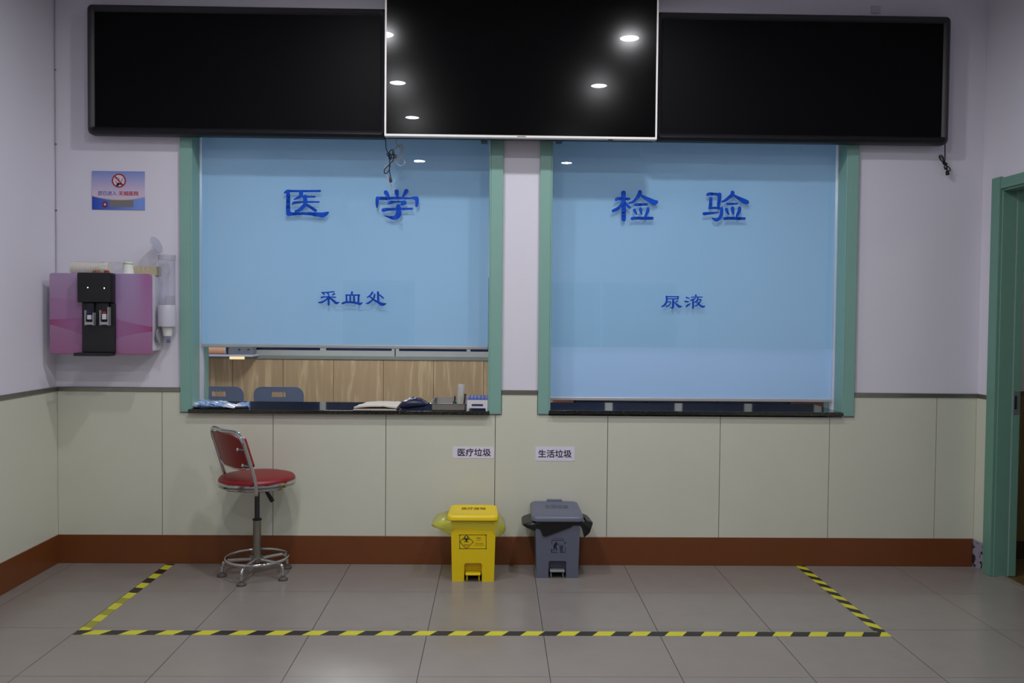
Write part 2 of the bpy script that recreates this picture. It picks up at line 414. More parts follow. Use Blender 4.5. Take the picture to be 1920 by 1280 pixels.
# the room beyond the doorway
M_SIDEWOOD = wood('olive_brown_dado_wood', (104, 88, 52), (124, 105, 62), 7)
st(MB().box(XR+0.07, XR+2.6, -2.6, 0.25, -0.1, -0.002).build('floor_side_room', wood('brown_floor_boards', (88, 66, 36), (104, 80, 46), 4, axis='x')))
st(MB().box(XR+0.14, XR+2.6, 0.20, WT, 0, 3.0).build('wall_side_room', wall_paint('grey_green_paint', (196, 206, 198)), smooth=False), 'pale wall seen through the green doorway')
st(MB().box(XR+0.14, XR+2.6, 0.188, 0.2, 0.12, 1.125).build('trim_dado_side_room', M_SIDEWOOD), 'wooden dado seen through the green doorway')
st(MB().box(XR+0.14, XR+2.6, 0.182, 0.2, 1.125, 1.155).build('trim_rail_side_room', mat('dark_rail', (78, 70, 66), 0.5)))
st(MB().box(XR+0.14, XR+2.6, 0.178, 0.2, 0.0, 0.12).build('baseboard_side_room', mat('dark_brown_board', (52, 38, 22), 0.5)))
b = MB().box(XR+2.6, XR+2.7, -2.6, WT, 0, 3.0).box(XR+0.14, XR+2.7, -2.7, -2.6, 0, 3.0)
st(b.build('wall_side_room_far', M_WALL, smooth=False))
st(MB().box(XR+0.14, XR+2.7, -2.7, WT, 3.0, 3.1).build('ceiling_side_room', M_CEIL))

# ------------------------------------------------------------------ ceiling downlights
M_RING = mat('white_lamp_trim', (225, 225, 228), 0.4)
rows = [(-1.33, 1, 1), (-2.67, 1, 1), (-4.03, 1, 0), (-5.92, 1, 1)]
M_LAMPOFF = mat('unlit_lamp_diffuser', (200, 200, 205), 0.4)
names_row = {-1.33: 'nearest the service windows', -2.67: 'in the second row from the windows', -4.03: 'in the third row from the windows', -5.92: 'in the last row behind the others'}
for yy, on_l, on_r in rows:
    for sx, on in ((-1, on_l), (1, on_r)):
        xx = {(-1, -1.33): -0.86, (-1, -2.67): -0.91, (-1, -4.03): -0.91, (-1, -5.92): -1.06, (1, -1.33): 0.99, (1, -2.67): 0.92, (1, -4.03): 0.90, (1, -5.92): 0.95}[(sx, yy)]
        t = thing('ceiling_downlight', (xx, yy, H), ('lit' if on else 'unlit')+' round ceiling downlight on the '+('left' if sx < 0 else 'right')+' '+names_row[yy], 'lamp', 'round ceiling downlights')
        MB().lathe([(0.070, -0.001), (0.072, -0.008), (0.088, -0.006), (0.092, 0.0)], (xx, yy, H), 36).build('trim_ring', M_RING, t)
        MB().lathe([(0.0, -0.004), (0.070, -0.004)], (xx, yy, H), 36).build('diffuser', M_LAMP if on else M_LAMPOFF, t, recalc=False)

# ------------------------------------------------------------------ service windows
M_GLASS = clear('window_glass', (0.955, 0.995, 0.985), 1.5)
M_LETTER = mat('blue_vinyl', (4, 78, 200), 0.6, spec=0.2, var=0.02)
M_LINER = mat('white_liner', (214, 212, 226), 0.5, var=0.02)
def blind_fabric(name, c1):
    M, nt, bs = NT(name); co = objco(nt)
    wv = noise_fac(nt, co, 700, 2); big = noise_fac(nt, co, 1.2, 2)
    c = mixc(nt, big, lin(c1), lin(tuple(v*1.03 for v in c1)))
    c = mixc(nt, mathn(nt, 'MULTIPLY', wv, 0.12), c, lin(tuple(v*0.9 for v in c1)))
    nt.links.new(c, bs.inputs['Base Color']); bs.inputs['Roughness'].default_value = 0.8; bs.inputs['Specular IOR Level'].default_value = 0.2
    tl = nd(nt, 'ShaderNodeBsdfTranslucent'); nt.links.new(c, tl.inputs[0])          # light from the room behind glows through the cloth
    mx = nd(nt, 'ShaderNodeMixShader'); mx.inputs[0].default_value = 0.36
    nt.links.new(bs.outputs[0], mx.inputs[1]); nt.links.new(tl.outputs[0], mx.inputs[2]); nt.links.new(mx.outputs[0], nt.nodes['Material Output'].inputs[0])
    return M
M_BLIND = blind_fabric('light_blue_blind_fabric', (178, 214, 255))
M_BAR = mat('blind_bar_aluminium', (190, 188, 192), 0.4, metal=0.3)
GY, BY = 0.125, 0.156
def window(name, o, casing, zc, zg, label):
    x0, x1, z0, z1 = o
    W = stg(name, ((x0+x1)/2, 0, z0), label)
    b = MB()
    for a, e in casing: b.box(a, e, -0.026, 0.0, zc, z1+0.07, 0.004, 2)
    b.box(casing[0][0], casing[1][1], -0.026, 0, z1, z1+0.07, 0.004, 2)
    b.build('casing', M_GREEN, W)
    b = MB()
    for xa, xb in ((x0-0.001, x0+0.010), (x1-0.010, x1+0.001)):
        b.box(xa, xb, -0.024, 0.118, z0+0.018, z1, 0.002, 1)
        b.box(xa, xb, 0.206, WT-0.001, z0+0.018, z1, 0.002, 1)
    b.box(x0, x1, -0.024, 0.118, z1-0.01, z1+0.001)
    b.build('jamb', M_GREEN, W)
    b = MB()
    for xa, xb in ((x0-0.001, x0+0.008), (x1-0.008, x1+0.001)): b.box(xa, xb, 0.118, 0.206, z0+0.018, z1)
    b.build('liner', M_LINER, W)
    g = MB().box(x0+0.002, x1-0.002, GY, GY+0.006, zg, z1-0.012).build('glass_pane', M_GLASS, W, smooth=False)
    return W, g
W1, G1 = window('window_1', LW, ((-2.048, -1.980), (-0.038, 0.040)), 0.996, 1.428, 'green framed service window over the red stool, hatch open below the glass')
W2, G2 = window('window_2', RW, ((0.280, 0.352), (2.300, 2.370)), 0.999, 1.437, 'green framed service window right of the bins, blind drawn down to the sill')
def sill(o, z0, z1, y0, label):
    s = MB().box(o[0]+0.001, o[1]-0.001, y0, WT+0.19, z0, z1, 0.003, 2).build('window_sill', M_GRANITE)
    return tag(s, label, 'sill')
SL = sill((LW[0]-0.012, LW[1]), 0.990, 1.016, -0.048, 'dark speckled stone sill of the open hatch, with the tray and cloth on it')
SR = sill((RW[0]+0.004, RW[1]-0.012), 1.000, 1.026, -0.040, 'bare dark speckled stone sill under the fully lowered blind')
SZ = 1.016
# vinyl lettering
def chars(data, ox, oy, sc, parent):
    fn = lambda u, v: at(ox+u/sc, oy+v/sc, GY-0.0012)
    b = MB()
    for stroke in data: b.stroke(stroke, fn)
    b.build('letter', M_LETTER, parent, smooth=False, recalc=False)
YI = [[(160,300,60),(260,245,110),(420,240,80),(900,240,75),(1370,235,75)],[(265,270,110),(282,420,135),(278,850,145),(290,1000,165)],
 [(290,1020,150),(450,1022,112),(700,1012,90),(1000,1015,105),(1300,1045,150),(1470,1058,170),(1590,1010,120),(1668,962,30)],
 [(720,270,140),(720,380,130),(650,450,100),(560,490,70),(475,532,26)],[(790,435,66),(1195,435,62)],[(415,690,40),(490,640,85),(700,622,66),(900,612,66),(1335,614,55)],
 [(860,430,132),(865,600,140),(850,700,120),(740,830,122),(600,925,110),(545,930,100)],[(880,690,100),(1000,760,92),(1215,905,110)]]
XUE = [[(520,285,150),(565,345,125),(625,430,66)],[(888,260,155),(898,335,135),(925,430,55)],[(1222,240,150),(1180,310,120),(1105,430,66)],
 [(235,495,130),(330,490,115),(600,492,104),(900,475,88),(1300,488,62),(1440,478,90),(1570,490,140)],[(240,490,140),(222,600,112),(215,790,66)],[(1582,490,130),(1590,620,118),(1568,745,86)],
 [(610,675,66),(700,625,112),(860,608,54),(1010,608,54),(1110,622,110),(1165,645,140),(1060,700,80)],[(950,770,165),(958,900,180),(960,1010,195),(900,1110,180),(780,1160,130),(600,1120,70),(490,1092,36)],[(435,895,130),(550,872,112),(850,858,86),(1420,845,72)]]
JIAN = [[(530,210,165),(530,400,152),(540,800,156),(540,1120,150)],[(275,450,90),(335,412,112),(540,412,100),(735,415,80)],[(520,500,110),(460,620,104),(330,745,108),(180,825,112)],
 [(590,540,60),(680,660,100),(755,715,76)],[(1095,180,140),(1070,275,140),(960,420,102),(850,520,85),(735,558,64)],[(1130,290,70),(1250,370,115),(1450,470,160),(1580,540,190),(1665,520,120)],
 [(935,622,92),(1100,612,96),(1330,606,78)],[(905,795,104),(930,860,100),(985,945,46)],[(1115,760,112),(1122,830,100),(1158,950,36)],[(1370,750,104),(1362,830,116),(1310,950,92),(1275,1050,80)],[(830,1092,115),(950,1076,100),(1200,1080,106),(1515,1080,105)]]
YAN = [[(300,272,90),(372,248,112),(550,250,92),(720,272,120)],[(720,265,130),(702,450,122),(682,640,104),(695,740,92)],[(412,405,112),(412,550,112),(390,715,108)],[(365,728,80),(700,724,82)],
 [(790,735,100),(790,850,112),(760,1000,116),(690,1100,116),(600,1135,116),(510,1105,70),(448,1056,22)],[(185,925,112),(400,908,84),(680,880,36)],[(1160,195,132),(1150,275,130),(1020,385,112),(900,475,90),(805,510,66)],
 [(1215,300,74),(1350,380,114),(1550,490,165),(1655,530,150)],[(985,590,84),(1100,590,80),(1330,580,54)],[(950,770,116),(975,845,102),(1038,955,36)],[(1162,730,116),(1168,820,112),(1190,925,58)],
 [(1402,730,116),(1390,830,116),(1315,980,82),(1295,1050,62)],[(890,1090,110),(1100,1080,102),(1400,1090,104),(1570,1090,86)]]
chars(YI, 525, 345, 18.29, G1); chars(XUE, 695, 345, 18.29, G1); chars(JIAN, 1140, 350, 18.29, G2); chars(YAN, 1310, 350, 18.29, G2)
CAI = [[(170,170,28),(300,165,30),(465,150,30)],[(200,182,46),(236,226,18)],[(312,186,46),(345,220,18)],[(470,202,46),(415,230,18)],[(160,290,40),(230,275,32),(500,282,28)],[(335,255,50),(335,460,50)],
 [(330,290,44),(250,362,38),(170,402,46),(95,410,28)],[(350,290,44),(430,350,44),(520,422,58),(585,400,20)]]
XIE = [[(895,165,52),(890,230,38)],[(760,228,36),(768,400,42)],[(750,230,34),(1075,232,36)],[(1056,232,48),(1048,400,42)],[(852,240,40),(852,400,40)],[(945,240,40),(945,400,40)],[(665,432,46),(760,402,48),(900,405,44),(1000,420,54),(1090,442,58),(1145,405,18)]]
CHU = [[(1385,170,52),(1350,220,42),(1300,265,36),(1250,285,18)],[(1440,215,42),(1420,300,38),(1360,370,42),(1290,420,48),(1240,430,28)],[(1320,258,32),(1400,330,40),(1500,392,50),(1620,452,78),(1712,435,24)],[(1520,165,52),(1525,370,52)],[(1560,225,32),(1645,302,36)]]
for c in (CAI, XIE, CHU): chars(c, 590, 535, 12.8, G1)
NIAO = [[(360,195,62),(368,330,62),(340,420,68),(280,500,68),(205,540,52)],[(380,202,42),(770,202,42)],[(757,205,56),(745,280,46)],[(400,276,36),(755,276,40)],[(590,290,66),(585,540,72),(560,590,50),(480,560,22)],
 [(410,380,42),(500,382,36),(490,440,36),(430,510,38),(352,535,42)],[(745,345,42),(680,376,36),(648,386,18)],[(640,402,30),(700,460,54),(800,540,86),(885,530,28)]]
YE = [[(1045,228,52),(1150,270,26)],[(995,365,56),(1060,375,60),(1140,375,18)],[(1045,530,62),(1110,482,62),(1200,430,14)],[(1365,155,66),(1370,205,42)],[(1215,226,36),(1300,216,36),(1585,215,36)],[(1350,260,36),(1260,302,52),(1180,335,40)],[(1270,320,62),(1270,595,56)],
 [(1435,240,46),(1420,310,46),(1345,380,40),(1310,402,28)],[(1430,300,36),(1540,302,42),(1520,350,42),(1470,430,48),(1400,500,42),(1310,522,24)],[(1400,330,26),(1440,372,40)],[(1380,392,32),(1450,440,44),(1540,520,64),(1615,548,72),(1678,520,28)]]
for c in (NIAO, YE): chars(c, 1230, 545, 18.29, G2)

# ------------------------------------------------------------------ roller blinds
def blind(o, zb, label, chain):
    x0, x1 = o[0]+0.012, o[1]-0.014
    t = thing('roller_blind', ((x0+x1)/2, BY, zb), label, 'blind', 'blue roller blinds behind the service glass')
    MB().flat([Vector((x0, BY, zb+0.02)), Vector((x1, BY, zb+0.02)), Vector((x1, BY, o[3]-0.03)), Vector((x0, BY, o[3]-0.03))]).build('fabric', M_BLIND, t, smooth=False, recalc=False)
    MB().box(x0, x1, BY-0.009, BY+0.010, zb, zb+0.024, 0.006, 3).build('bottom_bar', M_BAR, t)
    MB().tube([(x0, BY+0.02, o[3]-0.035), (x1, BY+0.02, o[3]-0.035)], 0.019, 16).build('roller', M_BAR, t)
    if chain:
        b = MB()
        for pa, pb in (((375.5, 662), (378, 753)), ((378, 655), (390, 757))):
            A = at(*pa, 0.150); B = at(*pb, 0.150); A.z += 0.9; n = 90
            A = at(*pa, 0.150); B = at(*pb, 0.150)
            A0 = A + Vector((-0.001, 0, 0.9))
            for P, Q, n in ((A0, A, 60), (A, B, 36)):
                for k in range(n):
                    q = P.lerp(Q, k/n); b.lathe([(0, -0.0024), (0.0022, 0), (0, 0.0024)], q, 6)
        b.build('bead_chain', M_WHITEPLAS, t)
    return t
blind(LW, 1.412, 'light blue roller blind stopped above the open hatch', True)
blind(RW, 1.072, 'light blue roller blind lowered almost to the bare sill', False)

# ------------------------------------------------------------------ black display boards and the television
def ring_loft(b, loops):
    V = [[b.bm.verts.new(p) for p in l] for l in loops]
    for A, B in zip(V, V[1:]):
        n = len(A)
        for k in range(n): b.bm.faces.new((A[k], A[(k+1) % n], B[(k+1) % n], B[k]))
    return V
M_LEDFRAME = mat('black_moulded_frame', (24, 23, 28), 0.40, spec=0.35, var=0.1)
def led_screen_mat():
    M, nt, bs = NT('unlit_led_grid'); co = objco(nt)
    v = nd(nt, 'ShaderNodeTexVoronoi'); v.inputs['Scale'].default_value = 140; v.inputs['Randomness'].default_value = 0.0; nt.links.new(co, v.inputs['Vector'])
    nt.links.new(mixc(nt, v.outputs['Distance'], lin((13, 13, 16)), lin((7, 7, 9))), bs.inputs['Base Color'])
    bs.inputs['Roughness'].default_value = 0.5; bs.inputs['Specular IOR Level'].default_value = 0.07; return M
M_LED = led_screen_mat()
def led_board(x0, x1, z0, z1, label):
    t = thing('display_board', ((x0+x1)/2, 0, z0), label, 'display', 'black wall display boards')
    b = MB(); D = 0.125
    L = []
    for ins, y, r in ((0.012, -0.001, 0.03), (0.012, -0.045, 0.03), (0.0, -0.05, 0.03), (0.0, -0.095, 0.03), (0.006, -0.112, 0.03), (0.020, -D, 0.026), (0.036, -D+0.006, 0.014), (0.048, -D+0.020, 0.004)):
        L.append([Vector((u, y, v)) for u, v in rrect(x0+ins, x1-ins, z0+ins, z1-ins, r)])
    V = ring_loft(b, L); b.bm.faces.new(V[0])
    b.build('frame', M_LEDFRAME, t, ang=50)
    MB().box(x0+0.046, x1-0.046, -D+0.0205, -D+0.030, z0+0.046, z1-0.046).build('screen', M_LED, t, smooth=False)
    return t
led_board(-2.600, -0.702, 2.765, 3.583, 'wide black display board hung between the left wall and the television')
LEDR = led_board(1.004, 2.912, 2.772, 3.592, 'wide black display board right of the television, with a coiled cord below')
TX_0, TX_1, TZ0, TZ1, TYF = -0.708, 1.003, 2.756, 3.722, -0.215
tv = thing('television', ((TX_0+TX_1)/2, 0, TZ0), 'large black television with thin silver white bezel mounted between the display boards', 'television')
b = MB(); L = []
for ins, y in ((0.004, -0.17), (0, -0.175), (0, TYF), (0.0015, TYF-0.002), (0.0110, TYF-0.002), (0.0125, TYF+0.002)):
    L.append([Vector((u, y, v)) for u, v in rrect(TX_0+ins, TX_1-ins, TZ0+ins*1.3, TZ1-ins, 0.003, 2)])
V = ring_loft(b, L); b.bm.faces.new(V[0]); b.build('bezel', mat('silver_white_bezel', (238, 233, 230), 0.4), tv)
def tv_screen():
    M, nt, bs = NT('dark_glossy_screen'); bs.inputs['Base Color'].default_value = (0.0012, 0.0012, 0.0015, 1)
    f = noise_fac(nt, objco(nt), 3); nt.links.new(mathn(nt, 'ADD', 0.165, mathn(nt, 'MULTIPLY', f, 0.02)), bs.inputs['Roughness'])
    bs.inputs['Specular IOR Level'].default_value = 0.09; bs.inputs['Coat Weight'].default_value = 0.12; bs.inputs['Coat Roughness'].default_value = 0.012
    return M
MB().box(TX_0+0.011, TX_1-0.011, TYF-0.0005, TYF+0.004, TZ0+0.014, TZ1-0.011).build('screen', tv_screen(), tv, smooth=False)
MB().box(TX_0+0.003, TX_1-0.003, -0.168, -0.127, TZ0-0.003, TZ1-0.1, 0.012, 2).build('rear_housing', M_BLACKPLAS, tv)
for px in (908, 1048.5):
    c = at(px, 261, -0.06)
    a = MB().box(c.x-0.020, c.x+0.020, -0.119, -0.03, c.z-0.024, c.z+0.55, 0.002, 1).build('mount_arm', M_BLACKPLAS, tv)
    MB().lathe([(0, -0.003), (0.005, -0.002), (0.005, 0.001)], (c.x, -0.119, c.z-0.004), 10, Matrix.Rotation(PI/2, 3, 'X')).build('screw', M_CHROME, a)
MB().box((TX_0+TX_1)/2-0.9, (TX_0+TX_1)/2+0.9, -0.03, 0, 3.25, 3.33).build('wall_rail', M_BLACKPLAS, tv) if False else None
c = at(978, 253, TYF)
b = MB()
for k in range(7): b.box(c.x-0.026+k*0.0078, c.x-0.026+k*0.0078+0.005, TYF-0.0030, TYF-0.0018, TZ0+0.005, TZ0+0.0115)
b.build('badge', mat('dark_badge', (72, 66, 66), 0.4), tv)
c = at(1145, 258, TYF)
MB().box(c.x-0.014, c.x+0.014, TYF+0.006, TYF+0.03, TZ0-0.006, TZ0+0.001, 0.002, 1).build('receiver_window', mat('dark_red_plastic', (92, 40, 40), 0.3), tv)

# ------------------------------------------------------------------ hanging cables
def zc(pts, ox, oy, sc, Y0, dy=0.0):
    return [at(ox+x/sc, oy+y/sc, Y0+(dy*math.sin(i*2.1))) for i, (x, y) in enumerate(pts)]
M_BLKCAB = mat('black_cable', (16, 18, 30), 0.4); M_WHTCAB = mat('grey_white_cable', (176, 172, 180), 0.45)
bp = [(236, -40), (240, 75), (248, 180), (256, 290), (290, 385), (330, 430), (420, 430), (455, 440), (440, 480), (380, 490), (300, 450), (270, 425), (285, 400), (330, 405), (360, 440), (350, 520), (325, 480), (305, 430), (330, 360), (375, 325), (395, 345), (380, 400), (400, 440), (415, 380), (405, 500), (385, 550), (345, 600), (260, 680), (222, 730), (220, 790), (260, 798), (310, 740), (335, 640), (325, 540), (310, 470), (320, 420), (330, 480), (325, 640), (325, 760), (345, 850)]
t = thing('cable', at(722, 300, -0.09), 'tangled thin black cable ending in a plug, hanging under the television', 'cable', 'cables hanging under the television')
MB().tube(smooth_path(zc(bp, 700, 250, 10.67, -0.09, 0.012), 6), 0.0030, 8).build('lead', M_BLKCAB, t)
A, B = at(700+338/10.67, 250+840/10.67, -0.09), at(700+352/10.67, 250+978/10.67, -0.09)
MB().tube([A, A.lerp(B, .3), A.lerp(B, .5), A.lerp(B, .6), B], [0.0035, 0.006, 0.0085, 0.009, 0.009], 12).build('plug', M_BLKCAB, t)
wp = [(452, -30), (455, 90), (462, 180), (475, 240), (540, 218), (592, 270), (580, 360), (530, 440), (450, 500), (400, 470), (395, 400), (430, 310), (500, 255), (560, 270), (565, 350), (520, 440), (460, 480), (410, 440), (420, 340), (480, 260), (535, 300), (545, 390), (480, 470), (430, 520), (470, 610), (560, 650), (630, 600), (610, 530), (540, 490), (450, 530), (380, 570), (290, 620), (235, 680), (225, 760), (260, 840), (300, 920), (340, 1000), (370, 1080), (395, 1150)]
t = thing('cable', at(735, 300, -0.07), 'looped grey white cable hanging behind the black tangle', 'cable', 'cables hanging under the television')
MB().tube(smooth_path(zc(wp, 700, 250, 10.67, -0.062, 0.010), 6), 0.0030, 8).build('lead', M_WHTCAB, t)
A, B = at(700+385/10.67, 250+1120/10.67, -0.062), at(700+403/10.67, 250+1195/10.67, -0.062)
MB().tube([A, B], 0.0042, 10).build('connector', mat('pinkish_white_connector', (214, 188, 196), 0.4), t)
cp = [(508, 120), (510, 400), (500, 680), (470, 700), (400, 660), (345, 570), (340, 510), (390, 495), (450, 540), (465, 640), (490, 720), (430, 690), (370, 600), (355, 540), (420, 560), (470, 680), (500, 760), (490, 860), (520, 920), (570, 900), (560, 830), (540, 800), (610, 840), (668, 910), (650, 965), (590, 950), (520, 860)]
t = thing('power_cord', at(1772, 290, -0.06), 'black power cord tied in a bundle below the end display board', 'cord')
MB().tube(smooth_path(zc(cp, 1740, 260, 16, -0.035, 0.006), 6), 0.0034, 8).build('lead', M_DARK, t)
b = MB(); A = at(1740+505/16, 260+750/16, -0.035); b.tube([A+Vector((-.01, 0, .008)), A+Vector((.012, 0, -.006))], 0.010, 10); b.build('tie', M_DARK, t)
A, B = at(1740+575/16, 260+950/16, -0.035), at(1740+590/16, 260+1090/16, -0.035)
MB().tube([A, A.lerp(B, .3), B], [0.007, 0.011, 0.012], 12).build('plug', M_DARK, t)
# thin wire clipped in the room corner
cw = [(108, -30), (108.5, 40), (107.5, 90), (105.5, 131), (104, 160), (104.5, 200), (103.5, 240), (103.5, 270), (101.5, 300), (102, 350), (101.5, 394), (100.5, 440), (101.5, 480), (103, 520)]
xw = lambda p: Vector((XL+0.005+0.0014*((p[0]-103) % 2.0), -0.006, at(*p, -0.005).z))
t = thing('wire', xw(cw[-1]), 'thin pale wire clipped down the left corner of the room', 'wire')
MB().tube(smooth_path([xw(p) for p in cw], 5), 0.0022, 6).build('lead', mat('pale_wire', (170, 164, 170), 0.5), t)
for yy in (131, 270, 394):
    q = xw((104, yy)); MB().box(q.x-0.004, q.x+0.006, q.y-0.004, q.y+0.005, q.z-0.004, q.z+0.004, 0.001, 1).build('clip', mat('grey_clip', (110, 104, 110), 0.5), t)
c = at(1642, 17, 0)
t = tag(MB().box(c.x-0.032, c.x+0.030, -0.010, 0, c.z-0.03, c.z+0.018, 0.003, 2).build('cover_plate', mat('ivory_plastic', (196, 190, 198), 0.5)), 'small pale cover plate on the wall above the end display board', 'cover')

# ------------------------------------------------------------------ no smoking sign
sx0, sx1, sz0, sz1 = -2.619, -2.281, 2.303, 2.551
def sign_mat():
    M, nt, bs = NT('sign_print'); co = objco(nt); s = nd(nt, 'ShaderNodeSeparateXYZ'); nt.links.new(co, s.inputs[0])
    x = mathn(nt, 'DIVIDE', mathn(nt, 'SUBTRACT', s.outputs[0], sx0), sx1-sx0); z = mathn(nt, 'DIVIDE', mathn(nt, 'SUBTRACT', s.outputs[2], sz0), sz1-sz0)
    top = mixc(nt, mathn(nt, 'MULTIPLY', mathn(nt, 'SUBTRACT', z, 0.45), 1.9), lin((208, 190, 214)), lin((126, 146, 206)))
    bot = mixc(nt, mathn(nt, 'MULTIPLY', x, 1.1), lin((24, 66, 178)), lin((120, 150, 224)))
    d = mathn(nt, 'SUBTRACT', x, 0.52)
    curve = mathn(nt, 'ADD', 0.245, mathn(nt, 'MULTIPLY', mathn(nt, 'MULTIPLY', d, d), 0.37))
    c = mixc(nt, mathn(nt, 'LESS_THAN', z, mathn(nt, 'ADD', curve, 0.022)), top, lin((196, 182, 150)))
    c = mixc(nt, mathn(nt, 'LESS_THAN', z, curve), c, bot)
    nt.links.new(c, bs.inputs['Base Color']); bs.inputs['Roughness'].default_value = 0.35; return M
t = thing('notice_sign', ((sx0+sx1)/2, 0, sz0), 'blue and white no smoking sign on the wall above the water dispenser', 'sign')
bd = MB().box(sx0, sx1, -0.006, 0, sz0, sz1, 0.001, 1).build('board', sign_mat(), t)
M_RED = mat('sign_red', (176, 24, 40), 0.4); M_SBLUE = mat('sign_blue', (62, 82, 170), 0.4); M_BLACKINK = mat('black_ink', (18, 18, 24), 0.5)
def sg(u, v): return Vector((sx0+(u-124)/(1612-124)*(sx1-sx0), -0.0068, sz1-(v-85)/(1190-85)*(sz1-sz0)))
def sgd(d): return lambda u, v: sg(u, v)+Vector((0, -d, 0))
b = MB(); b.flat([sg(889+170*math.cos(a), 357+170*math.sin(a)) for a in [2*PI*k/36 for k in range(36)]]); b.build('symbol_disc', mat('sign_pink_white', (220, 200, 214), 0.4), bd, recalc=False, smooth=False)
b = MB(); b.stroke([(889+180*math.cos(2*PI*k/24), 357+182*math.sin(2*PI*k/24), 34) for k in range(25)], sgd(.0006)); b.stroke([(765, 225, 34), (1000, 482, 34)], sgd(.0006)); b.build('prohibition_ring', M_RED, bd, recalc=False, smooth=False)
b = MB()
for q in ([(870,460,70),(880,430,40)],[(840,490,60),(870,455,80)],[(815,420,22),(805,370,16)],[(880,280,14),(895,320,14),(860,350,12)],[(950,350,12),(990,300,14),(1000,280,14)],[(770,320,12),(800,270,12),(850,265,14)],[(950,390,12),(1000,350,12)],[(920,440,30),(960,480,22)]): b.stroke(q, sgd(.0003))
b.build('symbol_drawing', M_BLACKINK, bd, recalc=False, smooth=False)
def sgt(u, v): return Vector((u, -0.0072, v))
q0, q1 = sg(290, 720), sg(825, 720)
text_mesh('您已进入', 'lettering', (q0.x+q1.x)/2, q0.z, 0.0275, M_SBLUE, bd, sgt, width=q1.x-q0.x, fat=0.0002)
q0, q1 = sg(880, 720), sg(1440, 720)
text_mesh('无烟医院', 'lettering', (q0.x+q1.x)/2, q0.z, 0.0275, M_RED, bd, sgt, width=q1.x-q0.x, fat=0.0004)
A, B = sg(620, 915), sg(1290, 1110)
MB().box(A.x, B.x, -0.0070, -0.0055, B.z, A.z).build('grey_patch', mat('sign_grey', (122, 118, 116), 0.5), bd)
c = sg(493, 1045); b = MB(); b.flat([c+Vector((0.0175*math.cos(a), -0.0004, 0.0215*math.sin(a))) for a in [2*PI*k/24 for k in range(24)]]); b.build('emblem', mat('sign_maroon', (112, 30, 74), 0.4), bd, recalc=False, smooth=False)
b = MB(); b.flat([c+Vector((u, -0.001, v)) for u, v in ((0, .0125), (.0035, .0035), (.011, 0), (.0035, -.0035), (0, -.0125), (-.0035, -.0035), (-.011, 0), (-.0035, .0035))]); b.build('emblem_cross', mat('sign_white', (226, 206, 214), 0.4), bd, recalc=False, smooth=False)

# ------------------------------------------------------------------ water dispenser
dx0, dx1, dz0, dz1, DYF = -2.797, -2.163, 1.375, 1.882, -0.200
t = thing('water_dispenser', ((dx0+dx1)/2, 0, dz0), 'pink and black wall mounted water dispenser beside the left corner', 'water dispenser')
def pink():
    M, nt, bs = NT('pink_swirl_glass'); co = objco(nt); s = nd(nt, 'ShaderNodeSeparateXYZ'); nt.links.new(co, s.inputs[0])
    x = mathn(nt, 'DIVIDE', mathn(nt, 'SUBTRACT', s.outputs[0], dx0), dx1-dx0); z = mathn(nt, 'DIVIDE', mathn(nt, 'SUBTRACT', s.outputs[2], dz0), dz1-dz0)
    c = mixc(nt, z, lin((154, 98, 138)), lin((168, 142, 176)))
    # paler lilac beside the black column, rose towards the outer edge
    c = mixc(nt, mathn(nt, 'MULTIPLY', mathn(nt, 'MULTIPLY', mathn(nt, 'GREATER_THAN', x, 0.5), z), 0.5), c, lin((158, 136, 188)))
    er = nd(nt, 'ShaderNodeMapRange', interpolation_type='SMOOTHSTEP'); er.inputs[1].default_value = 0.80; er.inputs[2].default_value = 0.97; nt.links.new(x, er.inputs[0])
    c = mixc(nt, mathn(nt, 'MULTIPLY', er.outputs[0], mathn(nt, 'MULTIPLY', z, 0.75)), c, lin((158, 82, 136)))
    # ribbon pinched at both outer edges and opening towards the black column
    t_ = mathn(nt, 'MAXIMUM', mathn(nt, 'DIVIDE', mathn(nt, 'SUBTRACT', mathn(nt, 'MULTIPLY', mathn(nt, 'ABSOLUTE', mathn(nt, 'SUBTRACT', x, 0.5)), 2.0), 0.3), 0.7), 0.0)
    tilt = mathn(nt, 'MULTIPLY', x, 0.08)
    up_ = mathn(nt, 'SUBTRACT', mathn(nt, 'SUBTRACT', 0.50, mathn(nt, 'MULTIPLY', mathn(nt, 'POWER', t_, 0.6), 0.075)), tilt)
    lo_ = mathn(nt, 'SUBTRACT', mathn(nt, 'ADD', 0.22, mathn(nt, 'MULTIPLY', mathn(nt, 'POWER', t_, 0.55), 0.145)), tilt)
    inb = mathn(nt, 'MULTIPLY', mathn(nt, 'LESS_THAN', z, up_), mathn(nt, 'GREATER_THAN', z, lo_))
    rib = mixc(nt, mathn(nt, 'POWER', t_, 2.5), lin((152, 94, 142)), lin((150, 48, 100)))
    c = mixc(nt, mathn(nt, 'MULTIPLY', inb, 0.85), c, rib)
    top_ = mathn(nt, 'SUBTRACT', 0.70, mathn(nt, 'MULTIPLY', mathn(nt, 'MULTIPLY', x, x), 0.55))
    c = mixc(nt, mathn(nt, 'MULTIPLY', mathn(nt, 'MULTIPLY', mathn(nt, 'LESS_THAN', z, top_), mathn(nt, 'GREATER_THAN', z, up_)), 0.4), c, lin((156, 104, 152)))
    nt.links.new(c, bs.inputs['Base Color']); bs.inputs['Roughness'].default_value = 0.14; return M
b = MB(); L = []
for ins, y in ((0.004, DYF+0.022), (0.0, DYF+0.018), (0.0, DYF+0.004), (0.003, DYF)):
    L.append([Vector((u, y, v)) for u, v in rrect(dx0+ins, dx1-ins, dz0+ins, dz1-ins, 0.018)])
V = ring_loft(b, L); b.bm.faces.new(V[0]); b.bm.faces.new(V[-1]); b.build('front_panel', pink(), t)
